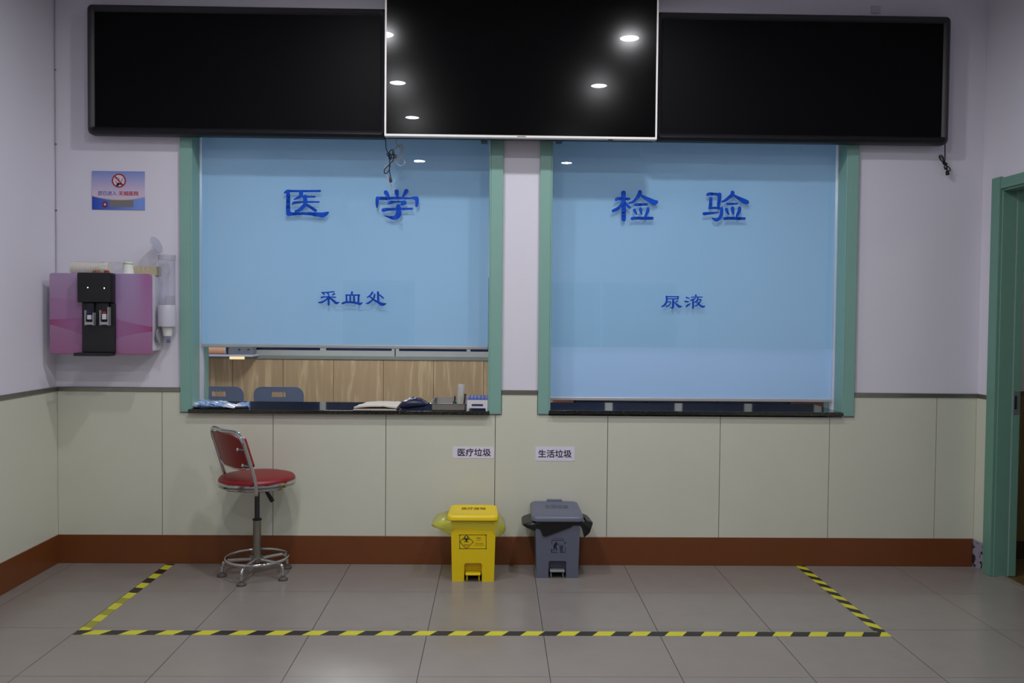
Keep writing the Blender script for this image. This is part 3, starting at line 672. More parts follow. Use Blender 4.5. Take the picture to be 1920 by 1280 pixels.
MB().box(dx0+0.015, dx1-0.012, DYF+0.0225, -0.001, dz0+0.02, dz1-0.006, 0.008, 2).build('housing', M_WHITEPLAS, t)
k0, k1 = -2.597, -2.381                      # black column
def blk(x0, x1, y0, y1, z0, z1, bev=0.006): return (x0, x1, y0, y1, z0, z1, bev, 3)
M_BLKGLOSS = mat('glossy_black_panel', (14, 14, 16), 0.16, var=0.05)
zt = at(185, 510, -0.255).z; zm = at(185, 567, -0.27).z; zb_ = at(185, 652, -0.25).z
hd = MB().box(*blk(k0, k1, -0.262, DYF-0.001, zm, dz1+0.002, 0.010)).build('control_head', M_BLKGLOSS, t)
MB().box(*blk(k0+0.012, k1, -0.222, DYF-0.001, dz0+0.012, zm-0.0005, 0.004)).build('column', M_BLACKPLAS, t)
b = MB().box(*blk(k0-0.012, k1-0.004, -0.285, DYF-0.001, dz0-0.008, dz0+0.0115, 0.004)); b.build('drip_tray', M_BLACKPLAS, t)
for px, py, col in ((164.5, 539, (0.25, 0.32, 1.0)), (195.5, 540, (0.25, 1.0, 0.4))):
    c = at(px, py, -0.2625); MB().lathe([(0, -0.0012), (0.0028, -0.0008), (0.0034, 0.0)], c, 12, Matrix.Rotation(-PI/2, 3, 'X')).build('indicator_light', emis('lit_indicator', col, 9.0), hd)
for px in (172, 179.5, 187):
    c = at(px, 540, -0.2625); MB().box(c.x-0.0022, c.x+0.0022, -0.2632, -0.2615, c.z-0.004, c.z+0.004).build('unlit_mark', mat('dim_mark', (44, 40, 38), 0.4), hd)
for px, col, nm in ((166.5, (26, 30, 104), 'blue'), (194.5, (168, 28, 40), 'red')):
    c = at(px, 592, -0.262)
    tap = MB().box(c.x-0.021, c.x+0.021, -0.240, -0.2225, c.z-0.042, zm-0.001, 0.004, 2).build('tap', M_BLACKPLAS, t)
    b = MB().box(c.x-0.027, c.x-0.022, -0.262, -0.2225, c.z-0.060, c.z+0.035, 0.001, 1).box(c.x+0.022, c.x+0.027, -0.262, -0.2225, c.z-0.060, c.z+(0.02 if nm == 'blue' else 0.055), 0.001, 1).box(c.x-0.022, c.x+0.022, -0.262, -0.256, c.z-0.055, c.z-0.038, 0.001, 1)
    b.build('lever', mat('silver_lever', (176, 176, 180), 0.3, metal=0.5), tap)
    MB().box(c.x-0.014, c.x+0.012, -0.252, -0.2405, c.z+0.014, c.z+0.028, 0.003, 2).build('colour_button', mat(nm+'_button', col, 0.3), tap)
    MB().box(c.x-0.011, c.x+0.013, -0.262, -0.2405, c.z-0.022, c.z+(0.006 if nm == 'blue' else 0.012), 0.002, 2).build('spout', mat('white_spout', (206, 208, 214), 0.3), tap)
# things lying on top of the dispenser
TZ = dz1-0.006
def cup_prof(r0, r1, h, th=0.0012): return [(0, 0), (r0, 0), (r1, h), (r1+0.0025, h+0.001), (r1+0.0025, h-0.002), (r1, h-0.003)]
M_PAPERCUP = mat('paper_cup_white', (226, 228, 222), 0.6, var=0.02); M_GREENPRINT = mat('leaf_green_print', (142, 172, 96), 0.6)
A, B = at(136, 496, -0.11), at(205, 497, -0.11); rr = 0.040
t = thing('cup_sleeve', Vector((A.x, -0.11, TZ)), 'long stack of cream paper cups in clear wrap lying on the dispenser', 'cup pack')
b = MB(); zc_ = TZ+rr+0.003; prof = []
L_ = B.x-A.x; n = 16
for k in range(n+1):
    x = L_*k/n; r_ = rr-0.006*(k/n); prof += [(r_-0.0018, x), (r_, x+0.002)] if k < n else [(r_-0.004, x), (0, x)]
prof = [(0, -0.003), (rr*0.72, -0.003), (rr-0.003, 0)]+prof
b.lathe(prof, (A.x, -0.11, zc_), 24, Matrix.Rotation(PI/2, 3, 'Y')); b.build('cups', mat('cream_paper', (222, 216, 200), 0.6, var=0.03), t)
def wrapf(u, v):
    x = A.x-0.008+(L_+0.085)*v; a = 2*PI*u; r_ = (rr+0.0015)-0.006*max(0, v-0.1)
    if v > 0.68: r_ = (rr*0.85)*(1-0.15*(v-0.68)/0.32)
    nn = noise.noise(Vector((x*40, math.cos(a)*1.6, math.sin(a)*1.6)))*0.006*(0.15 if v < 0.62 else 1.9)
    zz = zc_+math.sin(a)*(r_+nn)+ (0.012*max(0, v-0.7)/0.3 if v > 0.7 else 0)
    return Vector((x, -0.11+math.cos(a)*(r_+nn), max(zz, TZ+0.0012)))
MB().grid(28, 40, wrapf, closeu=True).build('clear_wrap', clear('clear_wrap_film', (0.96, 0.96, 0.97), 1.4, 0.12, 0.16, (0.86, 0.85, 0.88)), t)
for px, col, nm, lab, wd in ((181, (132, 94, 50), 'tan', 'small tan sweet wrapper in front of the cup stack on the dispenser', 0.022), (200.5, (150, 44, 50), 'red', 'small red bottle cap in front of the cup stack on the dispenser', 0.016)):
    c = at(px, 504, -0.17)
    if nm == 'red': o = MB().lathe([(0, 0), (wd, 0), (wd, 0.022), (wd*0.8, 0.026), (0, 0.027)], (c.x, -0.172, TZ), 20).build('bottle_cap', mat('red_cap', col, 0.4))
    else:
        def lump(u, v): 
            a = 2*PI*u; p_ = PI*v; r_ = 1+0.35*noise.noise(Vector((math.cos(a)*2, math.sin(a)*2, v*3)))
            return Vector((c.x+wd*1.15*r_*math.sin(p_)*math.cos(a), -0.172+0.014*r_*math.sin(p_)*math.sin(a), max(TZ, TZ+0.0125-0.0125*r_*math.cos(p_))))
        o = MB().grid(18, 10, lump, closeu=True).build('sweet_wrapper', mat('tan_wrapper', col, 0.5, var=0.4, vscale=60))
    tag(o, lab, 'cap' if nm == 'red' else 'wrapper')
c = at(240.5, 505, -0.10)
t = thing('paper_cup', Vector((c.x, -0.10, TZ)), 'white paper cup upside down on the dispenser, green line at its base', 'cup')
MB().lathe([(0.0395, 0), (0.0395, 0.003), (0.037, 0.003), (0.028, 0.083), (0.026, 0.0835), (0.026, 0.081), (0, 0.081)], (c.x, -0.10, TZ), 28).build('cup', M_PAPERCUP, t)
MB().lathe([(0.0298, 0.068), (0.0291, 0.0745)], (c.x, -0.10, TZ), 28).build('printed_line', M_GREENPRINT, t)
A, B = at(251, 500, -0.07), at(303, 500, -0.07)
t = thing('carton', Vector(((A.x+B.x)/2, -0.07, TZ)), 'flat beige carton lying behind the upturned cup on the dispenser', 'box')
bx = MB().box(A.x, dx1-0.004, -0.10, -0.03, TZ, TZ+0.058, 0.002, 2).build('box_body', mat('beige_card', (180, 172, 142), 0.7, var=0.08, vscale=20), t)
M_PINKP = mat('pink_print', (206, 186, 164), 0.7)
for k in range(3): MB().box(A.x+0.040+k*0.030, A.x+0.045+k*0.030, -0.1006, -0.0995, TZ+0.03, TZ+0.054).build('printed_mark', M_PINKP, bx)
# cup dispenser tube
c0 = at(313, 540, -0.09); cx, cy = c0.x, -0.09
zl, zh = at(313, 612, -0.09).z, at(313, 478, -0.09).z; zb1, zb2 = at(313, 573, -0.09).z, at(313, 500, -0.09).z
t = thing('cup_dispenser', Vector((cx, 0, zl)), 'clear tube cup dispenser with open lid beside the pink dispenser', 'cup dispenser')
M_CLEARPL = clear('clear_plastic', (0.93, 0.94, 0.97), 1.45, 0.03, 0.10, (0.75, 0.77, 0.84)); M_FROST = mat('grey_white_plastic', (196, 193, 206), 0.35)
R = 0.050
MB().lathe([(R, zb1-zl), (R, zh-zl)], (cx, cy, zl), 36).build('clear_tube', M_CLEARPL, t)
MB().lathe([(R+0.0006, zh-zl-0.032), (R+0.003, zh-zl-0.032), (R+0.003, zh-zl), (R+0.0006, zh-zl)], (cx, cy, zl), 36).build('top_band', clear('frosted_band', (0.75, 0.74, 0.78), 1.45, 0.1, 0.5, (0.62, 0.6, 0.66)), t)
MB().lathe([(R-0.016, 0.0), (R+0.004, 0.0), (R+0.0055, 0.02), (R+0.0055, zb1-zl-0.012), (R+0.001, zb1-zl+0.004), (R-0.004, zb1-zl+0.002)], (cx, cy, zl), 36).build('base_collar', M_FROST, t)
MB().box(cx-0.034, cx+0.02, cy+R-0.004, 0.0, zl+0.01, zl+0.20, 0.004, 2).build('wall_bracket', M_FROST, t)
lc = at(293.5, 459, -0.09); mtx = Matrix.Rotation(math.radians(-22), 3, 'Y') @ Matrix.Rotation(math.radians(80), 3, 'Z') @ Matrix.Rotation(PI/2, 3, 'X')
MB().lathe([(0.0, 0.008), (0.03, 0.007), (0.054, 0.003), (0.057, -0.003), (0.055, -0.003), (0.052, 0.001), (0.03, 0.005), (0, 0.006)], lc, 32, mtx).build('lid', clear('frosted_lid', (0.82, 0.84, 0.9), 1.45, 0.1, 0.35, (0.62, 0.64, 0.74)), t)
MB().lathe([(0.0, 0.0), (0.026, 0.0), (0.036, 0.062), (0.038, 0.066), (0, 0.066)], (cx+0.003, cy, zl-0.060), 28).build('cup_below', M_PAPERCUP, t)
MB().lathe([(0.0272, 0.010), (0.0282, 0.016)], (cx+0.003, cy, zl-0.060), 28).build('printed_line', M_GREENPRINT, t)
lc = at(299.5, 629, -0.09); mtx = Matrix.Rotation(math.radians(88), 3, 'Z') @ Matrix.Rotation(PI/2, 3, 'X')
MB().lathe([(0.0, 0.003), (0.044, 0.002), (0.047, -0.003), (0.050, -0.003), (0.050, 0.005), (0, 0.006)], lc, 32, mtx).build('bottom_cover', mat('grey_cover', (150, 150, 158), 0.3), t)
q = at(316, 639, -0.09); MB().box(q.x-0.010, q.x+0.014, cy-0.012, cy-0.008, q.z-0.012, q.z+0.012, 0.003, 2).build('blue_tab', mat('slate_blue_tab', (88, 108, 150), 0.4), t)

# ------------------------------------------------------------------ paper labels on the panels
M_PAPER = mat('lavender_white_paper', (224, 219, 236), 0.7, var=0.02); M_INK = mat('navy_ink', (16, 12, 50), 0.6)
for txt, pa, pb, tilt, lab in (('医疗垃圾', (849, 837), (926, 859), 0.0, 'white paper label with four dark characters above the yellow bin'), ('生活垃圾', (1004, 837), (1077, 864), 0.02, 'white paper label with four dark characters above the grey bin')):
    A, B = at(*pa, -0.013), at(*pb, -0.013)
    t = thing('paper_label', ((A.x+B.x)/2, -0.012, B.z), lab, 'label', 'waste labels on the cream panels')
    pp = MB().box(A.x, B.x, -0.0136, -0.0122, B.z, A.z).build('paper', M_PAPER, t, smooth=False)
    wdt = 0.216 if tilt == 0 else 0.218
    cxx = (A.x+B.x)/2 + (0.006 if tilt == 0 else 0)
    text_mesh(txt, 'lettering', cxx, (A.z+B.z)/2+0.001, 0.050, M_INK, pp, lambda u, v: Vector((u, -0.0142, v)), width=wdt, fat=0.0010)

# ------------------------------------------------------------------ floor tape
def tape_mat(name, along, period, slant, phase, worn=None):
    M, nt, bs = NT(name); co = objco(nt); s = nd(nt, 'ShaderNodeSeparateXYZ'); nt.links.new(co, s.inputs[0])
    a, c = (s.outputs[0], s.outputs[1]) if along == 'x' else (s.outputs[1], s.outputs[0])
    u = mathn(nt, 'FRACT', mathn(nt, 'DIVIDE', mathn(nt, 'ADD', mathn(nt, 'ADD', a, mathn(nt, 'MULTIPLY', c, slant)), phase), period))
    f = mathn(nt, 'LESS_THAN', u, 0.5)
    blk_ = lin((36, 34, 36))
    if worn is not None:
        k = mathn(nt, 'LESS_THAN', s.outputs[1], worn)
        blk_ = mixc(nt, k, lin((34, 30, 34)), lin((152, 148, 52)))
    n = noise_fac(nt, co, 60)
    yel = mixc(nt, n, lin((196, 192, 40)), lin((214, 208, 58)))
    nt.links.new(mixc(nt, f, yel, blk_), bs.inputs['Base Color']); bs.inputs['Roughness'].default_value = 0.4; return M
TYC = -1.247
o = MB().box(-2.135, 2.062, TYC-0.03, TYC+0.03, 0.0, 0.0012).build('floor_tape', tape_mat('hazard_tape', 'x', 0.186, -0.62, 0.093), smooth=False); tag(o, 'long yellow and black tape strip parallel to the wall, in front of stool and bins', 'tape', 'yellow and black floor tape')
o = MB().box(-2.137, -2.082, TYC+0.031, -0.03, 0.0, 0.0014).build('floor_tape', tape_mat('hazard_tape_worn', 'y', 0.186, 0.25, 0.03, -0.62), smooth=False); tag(o, 'worn yellow and black tape strip running to the wall left of the stool', 'tape', 'yellow and black floor tape')
o = MB().box(2.004, 2.060, TYC+0.0305, -0.022, 0.0, 0.0014).build('floor_tape', tape_mat('hazard_tape_fresh', 'y', 0.150, 0.9, 0.0), smooth=False); tag(o, 'yellow and black tape strip running to the wall on the doorway side', 'tape', 'yellow and black floor tape')

# ------------------------------------------------------------------ medical stool
SC = Vector((-1.484, -0.262, 0))
t = thing('swivel_stool', SC, 'red round swivel stool with chrome frame and low backrest under the open hatch', 'stool')
M_REDV = mat('red_vinyl', (132, 13, 20), 0.42, var=0.08, vscale=20, bmp=0.05)
zs = at(480, 905, SC.y).z+0.026
SRAD = 0.236
seat = MB().lathe([(0, 0.046), (0.12, 0.046), (0.19, 0.042), (0.222, 0.034), (0.232, 0.022), (0.232, 0.012), (0, 0.012)], (SC.x, SC.y, zs-0.012), 64).build('seat', M_REDV, t)
prof = [(0.05, -0.030), (0.20, -0.030), (0.228, -0.028), (0.236, -0.021), (0.236, -0.016), (0.229, -0.012), (0.224, -0.009), (0.229, -0.006), (0.238, -0.002), (0.238, 0.008), (0.233, 0.0119), (0.05, 0.0119)]
MB().lathe(prof, (SC.x, SC.y, zs-0.012), 64).build('seat_rim', M_CHROME, t)
# backrest: chrome hoop, pad and brackets on a chord of the seat, leaning outward
an, af = math.radians(284), math.radians(159); am = (an+af)/2
dirn = lambda a: Vector((math.cos(a), math.sin(a), 0)); out = dirn(am); side = (dirn(an)-dirn(af)).normalized()
P0 = SC+dirn(an)*0.243; Q0 = SC+dirn(af)*0.243
def lean(base, z):                                  # post position at height z
    k = max(0, z-zs)/0.34; return Vector((base.x, base.y, z))+out*(0.105*k**1.1)
ztop = zs+0.322
pts = [Vector((SC.x, SC.y, zs-0.052))+out*0.03+side*0.0]
near = [lean(P0, zs-0.03+(ztop-0.06-(zs-0.03))*k/8) for k in range(9)]; far = [lean(Q0, zs-0.03+(ztop-0.06-(zs-0.03))*k/8) for k in range(9)]
n1 = lean(P0, ztop-0.015)-side*0.022; n2 = lean(P0, ztop)-side*0.075; f2 = lean(Q0, ztop)+side*0.075; f1 = lean(Q0, ztop-0.015)+side*0.022
mid_ = (n2+f2)/2+out*0.018
hoop = [Vector((P0.x, P0.y, zs-0.055))-dirn(an)*0.06, Vector((P0.x, P0.y, zs-0.054))-dirn(an)*0.015]+near+[n1, n2, mid_, f2, f1]+far[::-1]+[Vector((Q0.x, Q0.y, zs-0.054))-dirn(af)*0.015, Vector((Q0.x, Q0.y, zs-0.055))-dirn(af)*0.06]
MB().tube(smooth_path(hoop, 5), 0.0115, 14).build('back_frame', M_CHROME, t)
def padf(off):
    def f(u, v):
        z = zs+0.092+0.215*v
        a = lean(P0, z); c = lean(Q0, z); uu = 0.035+0.93*u
        p = a.lerp(c, uu); bow = 0.030*(1-(2*uu-1)**2)
        e = 1.0
        # rounded corners in outline
        cu, cv = abs(2*u-1), abs(2*v-1); k = 0.52
        if cu > 1-k and cv > 1-k:
            d = math.hypot((cu-1+k)/k, (cv-1+k)/k)
            if d > 1:
                su = (1-k)+(cu-1+k)/d; sv = (1-k)+(cv-1+k)/d
                u2 = 0.5+math.copysign(su/2, u-0.5); v2 = 0.5+math.copysign(sv/2, v-0.5)
                z = zs+0.092+0.215*v2; uu = 0.035+0.93*u2; p = lean(P0, z).lerp(lean(Q0, z), uu); bow = 0.03*(1-(2*uu-1)**2)
        edge = min(1, 5*min(1-cu, 1-cv)+0.25)**0.5
        return p+out*(bow+off[0])-out*off[1]*edge
    return f
b = MB(); nu, nv = 22, 18
for off in ((0.000, 0.0), (0.000, 0.058)): b.grid(nu, nv, padf(off))
def rim(side_):
    pass
fo, fi = padf((0.0, 0.0)), padf((0.0, 0.058))
per = [(i/(nu-1), 0) for i in range(nu)]+[(1, j/(nv-1)) for j in range(1, nv)]+[(1-i/(nu-1), 1) for i in range(1, nu)]+[(0, 1-j/(nv-1)) for j in range(1, nv)]
for (u0, v0), (u1, v1) in zip(per, per[1:]): b.flat([fo(u0, v0), fo(u1, v1), fi(u1, v1), fi(u0, v0)])
bmesh.ops.remove_doubles(b.bm, verts=b.bm.verts, dist=0.0004)
pad = b.build('backrest_pad', M_REDV, t, ang=60)
b = MB(); rimp = [fo(u, v)+out*0.001 for u, v in per if v <= 0.02 or u <= 0.02 and v < 0.3]
low = [fo(i/20, 0.0)+out*0.002 for i in range(21)]; MB().tube(low, 0.006, 8).build('pad_piping', M_CHROME, pad); b.bm.free()
for zz in (zs+0.122, zs+0.222):
    A = lean(P0, zz)+out*0.004; B = A-side*0.060+out*0.010
    br = MB().tube([A, B], 0.0085, 10).build('back_bracket', M_STEEL, t)
    MB().lathe([(0, 0.009), (0.008, 0.008), (0.0125, 0.003), (0.0125, 0.0)], B+out*0.006, 14, Matrix.Rotation(am, 3, 'Z') @ Matrix.Rotation(PI/2, 3, 'Y')).build('bolt', M_CHROME, br)
# column and base
zr = at(483, 1044, SC.y).z
MB().lathe([(0, zs-0.042), (0.016, zs-0.042), (0.016, 0.33), (0, 0.33)], (SC.x, SC.y, 0), 24).build('gas_column', mat('dark_steel_column', (78, 78, 84), 0.25, metal=0.9), t)
zcol = at(480, 973, SC.y).z
MB().lathe([(0.016, zcol+0.006), (0.026, zcol+0.005), (0.029, zcol+0.002), (0.029, zcol-0.004), (0.025, zcol-0.006), (0.016, zcol-0.006)], (SC.x, SC.y, 0), 24).build('collar', M_BLACKPLAS, t)
MB().lathe([(0.017, zcol-0.006), (0.0255, zcol-0.006), (0.0235, zr+0.03), (0.0235, zr+0.006), (0.036, zr+0.004), (0.038, zr-0.004), (0.036, zr-0.012), (0.026, zr-0.014), (0.026, zr-0.03), (0, zr-0.03)], (SC.x, SC.y, 0), 28).build('sleeve', M_STEEL, t)
RR = 0.192
MB().tube([(SC.x+RR*math.cos(a), SC.y+RR*math.sin(a), zr) for a in [2*PI*k/56 for k in range(56)]], 0.0095, 12, closed=True).build('foot_ring', M_CHROME, t)
for k in range(5):
    a = math.radians(116+72*k); d = dirn(a)
    pts = [SC+d*0.03+Vector((0, 0, zr-0.012)), SC+d*0.10+Vector((0, 0, zr-0.013)), SC+d*0.172+Vector((0, 0, zr-0.016)), SC+d*0.196+Vector((0, 0, zr-0.024)), SC+d*0.209+Vector((0, 0, zr-0.048)), SC+d*0.212+Vector((0, 0, 0.030))]
    lg = MB().tube(smooth_path(pts, 5), 0.0105, 12).build('leg', M_CHROME, t)
    MB().lathe([(0, 0), (0.028, 0), (0.030, 0.004), (0.029, 0.010), (0.022, 0.016), (0.012, 0.020), (0.010, 0.032), (0, 0.032)], SC+d*0.212, 20).build('foot', mat('worn_grey_foot', (92, 84, 82), 0.5, metal=0.3), lg)
A = at(498, 919, SC.y-0.02); B = at(511.5, 940, SC.y-0.02)
lv = MB().tube([Vector((SC.x, SC.y, zs-0.047)), A], 0.005, 8).build('lever_rod', M_STEEL, t)
MB().tube(smooth_path([A+Vector((-.006, 0, .006)), A.lerp(B, .35), A.lerp(B, .75), B], 4), [0.007, 0.008, 0.009, 0.0105, 0.0115, 0.0125, 0.013, 0.0135, 0.014, 0.0142, 0.014, 0.0135, 0.010][:13], 12).build('lever_grip', M_BLACKPLAS, lv)

# ------------------------------------------------------------------ pedal bins
M_YEL = mat('yellow_plastic', (230, 200, 10), 0.35, var=0.03); M_GRY = mat('slate_grey_plastic', (96, 100, 118), 0.38, var=0.03)
M_YBAG = clear('yellow_bag_film', (0.93, 0.91, 0.50), 1.4, 0.15, 0.26, (0.74, 0.76, 0.10)); M_KBAG = mat('black_bag_film', (11, 11, 13), 0.36, var=0.2, vscale=40)
M_ORG = mat('orange_ink', (196, 96, 20), 0.5)
def bin_(pl, pr_, py, label, M, bag, kind):
    A, B = flr(pl, py), flr(pr_, py); x0, x1 = A.x, B.x; yf = (A.y+B.y)/2; cx = (x0+x1)/2; wb = (x1-x0)/2; dp = 0.25
    zl_ = at((pl+pr_)/2, 977 if kind == 'y' else 979, yf-0.02).z      # lid underside
    wt = wb*1.04+0.004; t = thing('pedal_bin', (cx, yf+dp/2, 0), label, 'bin', 'pedal bins below the paper labels')
    off = lambda z: 0.006*z/zl_
    zr0, zr1 = 0.158, 0.030                                           # pedal recess
    rw = wb*0.42
    def face(y_at, flip):
        return None
    b = MB(); n = 6
    def wid(z): return wb+(wt-wb)*z/zl_
    def yfz(z): return yf-0.010*z/zl_
    # front wall as an outline with the pedal recess cut out, then sides, back and base
    zrec = at((pl+pr_)/2, 1055 if kind == 'y' else 1051, yf).z
    outl = [(-1, 0), (-rw/wb-0.02, 0), (-rw/wb, zrec-0.012), (-rw/wb+0.06, zrec), (rw/wb-0.06, zrec), (rw/wb, zrec-0.012), (rw/wb+0.02, 0), (1, 0), (1, zl_), (-1, zl_)]
    fn = lambda u, z, d: Vector((cx+u*wid(z), yfz(z)+d, z))
    b.prism([outl], fn, 0.0, 0.008)
    for sx in (-1, 1): b.prism([[(0, 0), (dp, 0), (dp+0.006, zl_), (-0.004, zl_)]], lambda u, z, d, sx=sx: Vector((cx+sx*(wid(z)-d), yfz(z)+u+0.004, z)), 0.0, 0.006)
    b.box(cx-wb, cx+wb, yf+dp-0.006, yf+dp, 0, zl_); b.box(cx-wb+0.004, cx-rw-0.01, yf+0.008, yf+dp-0.006, 0, 0.006); b.box(cx+rw+0.01, cx+wb-0.004, yf+0.008, yf+dp-0.006, 0, 0.006)
    # recess walls
    b.box(cx-rw, cx+rw, yf+0.050, yf+0.055, 0.032, zrec); b.box(cx-rw-0.004, cx-rw, yf+0.006, yf+0.055, 0.0, zrec); b.box(cx+rw, cx+rw+0.004, yf+0.006, yf+0.055, 0.0, zrec); b.box(cx-rw, cx+rw, yf+0.006, yf+0.055, zrec-0.001, zrec+0.003)
    body = b.build('body', M, t, smooth=False)
    pw = rw*0.86; pz = at((pl+pr_)/2, 1077 if kind == 'y' else 1071, yf-0.01).z
    b = MB().box(cx-pw, cx+pw, yf-0.012, yf+0.045, pz-0.006, pz+0.006, 0.004, 3).box(cx-pw*0.9, cx-pw*0.7, yf+0.012, yf+0.0495, 0.002, pz-0.005, 0.002, 1).box(cx+pw*0.7, cx+pw*0.9, yf+0.012, yf+0.0495, 0.002, pz-0.005, 0.002, 1)
    b.build('pedal', M if kind == 'y' else mat('pale_grey_pedal', (132, 138, 140), 0.4), t)
    # lid
    tilt = 0.006 if kind == 'y' else 0.040
    la, lb = (at(837.5, 970, yf-0.02).x, at(935, 970, yf-0.02).x) if kind == 'y' else (at(997, 970, yf-0.02).x, at(1096, 970, yf-0.02).x)
    lx, lw = (la+lb)/2, (lb-la)/2; lz = zl_+0.004; ld = dp+0.045; ly0 = yf-0.028
    def lidp(ins, z, r):
        q = []
        for u, v in rrect(-lw+ins, lw-ins, ins, ld-ins, r, 5):
            k = v/ld; ww = 1.0-(0.05 if kind == 'y' else 0.06)*k
            q.append(Vector((lx+u*ww-(0.010*k if kind == 'g' else 0), ly0+v, z+tilt*k)))
        return q
    b = MB(); V = ring_loft(b, [lidp(0.006, lz, 0.03), lidp(0.0, lz+0.002, 0.035), lidp(0.0, lz+0.020, 0.035), lidp(0.006, lz+0.029, 0.035), lidp(0.020, lz+0.034, 0.03), lidp(0.026, lz+0.031, 0.028)])
    b.bm.faces.new(V[0]); b.bm.faces.new(V[-1]); lid = b.build('lid', M, t, ang=50)
    if kind == 'g': MB().box(lx-0.055, lx+0.045, ly0+ld-0.022, ly0+ld+0.010, lz+tilt+0.012, lz+tilt+0.040, 0.005, 2).build('hinge_cover', M, lid)
    top = lambda u, v: Vector((u, ly0+ld*0.62+v*1.0, lz+0.0318+tilt*0.62+v*tilt/ld))
    text_mesh('医疗废物' if kind == 'y' else '生活垃圾', 'lettering', lx+0.002, 0.0, 0.062, mat('brown_ink' if kind == 'y' else 'dark_grey_ink', (126, 96, 20) if kind == 'y' else (74, 76, 92), 0.6), lid, top, width=0.150, fat=0.001)
    # liner bag folded over the rim
    bg = MB(); nseg = 64; rngs = 9
    def bagf(u, v):
        a = 2*PI*u; sq = lambda c_: math.copysign(abs(c_)**0.28, c_)
        ex, ey = sq(math.cos(a)), sq(math.sin(a))
        front = max(0, -math.sin(a)); sidew = abs(math.cos(a))
        nz = noise.noise(Vector((math.cos(a)*2.2+(3 if kind == 'g' else 0), math.sin(a)*2.2, v*1.2)))
        if kind == 'y':
            drop = 0.040+0.030*nz+0.055*max(0, math.cos(a-PI))**1+0.075*max(0, math.cos(a))
            puff = 0.006+0.115*max(0, math.cos(a-PI))**2*math.sin(PI*min(1, 0.12+v*0.9))+0.052*max(0, math.cos(a))**3*math.sin(PI*min(1, v*0.95))**0.8+0.004*noise.noise(Vector((math.cos(a)*9, math.sin(a)*9, v*5)))
        else:
            drop = 0.020+0.012*nz+0.070*math.exp(-((a-1.5*PI+0.12)/0.19)**2)+0.085*math.exp(-((a-1.82*PI)/0.20)**2)+0.045*max(0, math.cos(a-PI))
            puff = 0.006+0.075*max(0, math.cos(a-PI))**3*math.sin(PI*v)+0.075*max(0, math.cos(a+0.25))**4*math.sin(PI*min(1, 0.15+v*0.7))+0.006*noise.noise(Vector((math.cos(a)*8, math.sin(a)*8, v*4)))
        z = zl_+0.003-drop*v
        return Vector((cx+ex*(wt+0.003+puff), yf+dp/2-0.002+ey*(dp/2+0.012+0.35*puff), z))
    bg.grid(nseg, rngs, bagf, closeu=True); bg.build('liner_bag', bag, t, ang=60)
    # printed sticker / emblem on the front
    fy = lambda z: yfz(z)-0.0008
    if kind == 'y':
        q = lambda u, v: at(810+u/8.0, 940+v/8.0, yf-0.008)
        def S3(u, v): w_ = q(u, v); return Vector((w_.x, fy(w_.z), w_.z))
        b = MB(); rr_ = [(x, y, 7) for x, y in rrect(415, 812, 498, 708, 18, 4)]; b.stroke(rr_+[rr_[0]], S3, 8); b.stroke([(515, 500, 7), (620, 604, 7)], S3, 8); b.stroke([(620, 604, 7), (515, 706, 7)], S3, 8); b.stroke([(515, 706, 7), (418, 604, 7)], S3, 8); b.stroke([(418, 604, 7), (515, 500, 7)], S3, 8)
        stk = b.build('sticker', M_BLACKINK, body, smooth=False, recalc=False)
        b = MB()
        for k in range(3):
            a0 = -PI/2+2*PI*k/3; ccx, ccy = 515+23*math.cos(a0), 568+23*math.sin(a0)
            b.stroke([(ccx+24*math.cos(a0+s_), ccy+24*math.sin(a0+s_), 11) for s_ in [0.75+(2*PI-1.5)*i/10 for i in range(11)]], S3, 8)
        b.stroke([(515+15*math.cos(2*PI*i/12), 568+15*math.sin(2*PI*i/12), 7) for i in range(13)], S3, 8); b.stroke([(515, 568, 16), (516, 568, 16)], S3, 8)
        b.build('biohazard_mark', M_BLACKINK, body, smooth=False, recalc=False)
        b = MB(); b.stroke([(485, 650, 12), (548, 650, 12)], S3, 8); b.build('orange_line', M_ORG, body, smooth=False, recalc=False)
        A, B = S3(655, 632), S3(768, 632)
        text_mesh('医疗废物', 'lettering', (A.x+B.x)/2, A.z, 0.0105, M_ORG, body, lambda u, v: Vector((u, fy(v), v)), width=B.x-A.x)
        M_FAINT = mat('faint_brown_ink', (158, 112, 24), 0.6)
        for u0, u1, v0, hh in ((672, 735, 548, 15), (672, 735, 580, 6), (630, 795, 660, 5)):
            b = MB(); n_ = 3 if u1-u0 < 80 else 9
            for i in range(n_): b.stroke([(u0+(u1-u0)*i/n_, v0, hh), (u0+(u1-u0)*(i+0.6)/n_, v0, hh)], S3, 6)
            b.build('small_print', M_FAINT, body, smooth=False, recalc=False)
    else:
        q = lambda u, v: at(975+u/8.0, 930+v/8.0, yf-0.008)
        def S3(u, v): w_ = q(u, v); return Vector((w_.x, fy(w_.z), w_.z))
        b = MB()
        for s_ in ([(478, 720, 9), (478, 662, 9), (660, 662, 9)], [(680, 690, 16), (668, 715, 14)], [(680, 770, 9), (680, 843, 9), (600, 843, 9)], [(560, 843, 9), (474, 843, 9), (474, 800, 18)]):
            for p_, r_ in zip(s_, s_[1:]): b.stroke([p_, r_], S3, 8)
        b.build('emblem_border', mat('navy_print', (36, 40, 62), 0.5), body, smooth=False, recalc=False)
        b = MB()
        for s_ in ([(540, 694, 22), (541, 694, 22)], [(535, 718, 40), (525, 755, 34)], [(545, 715, 14), (578, 718, 12)], [(525, 725, 14), (508, 750, 12), (520, 770, 10)], [(530, 760, 22), (545, 785, 16), (548, 812, 14)], [(522, 760, 20), (512, 785, 15), (505, 808, 14)]): b.stroke(s_, S3, 10)
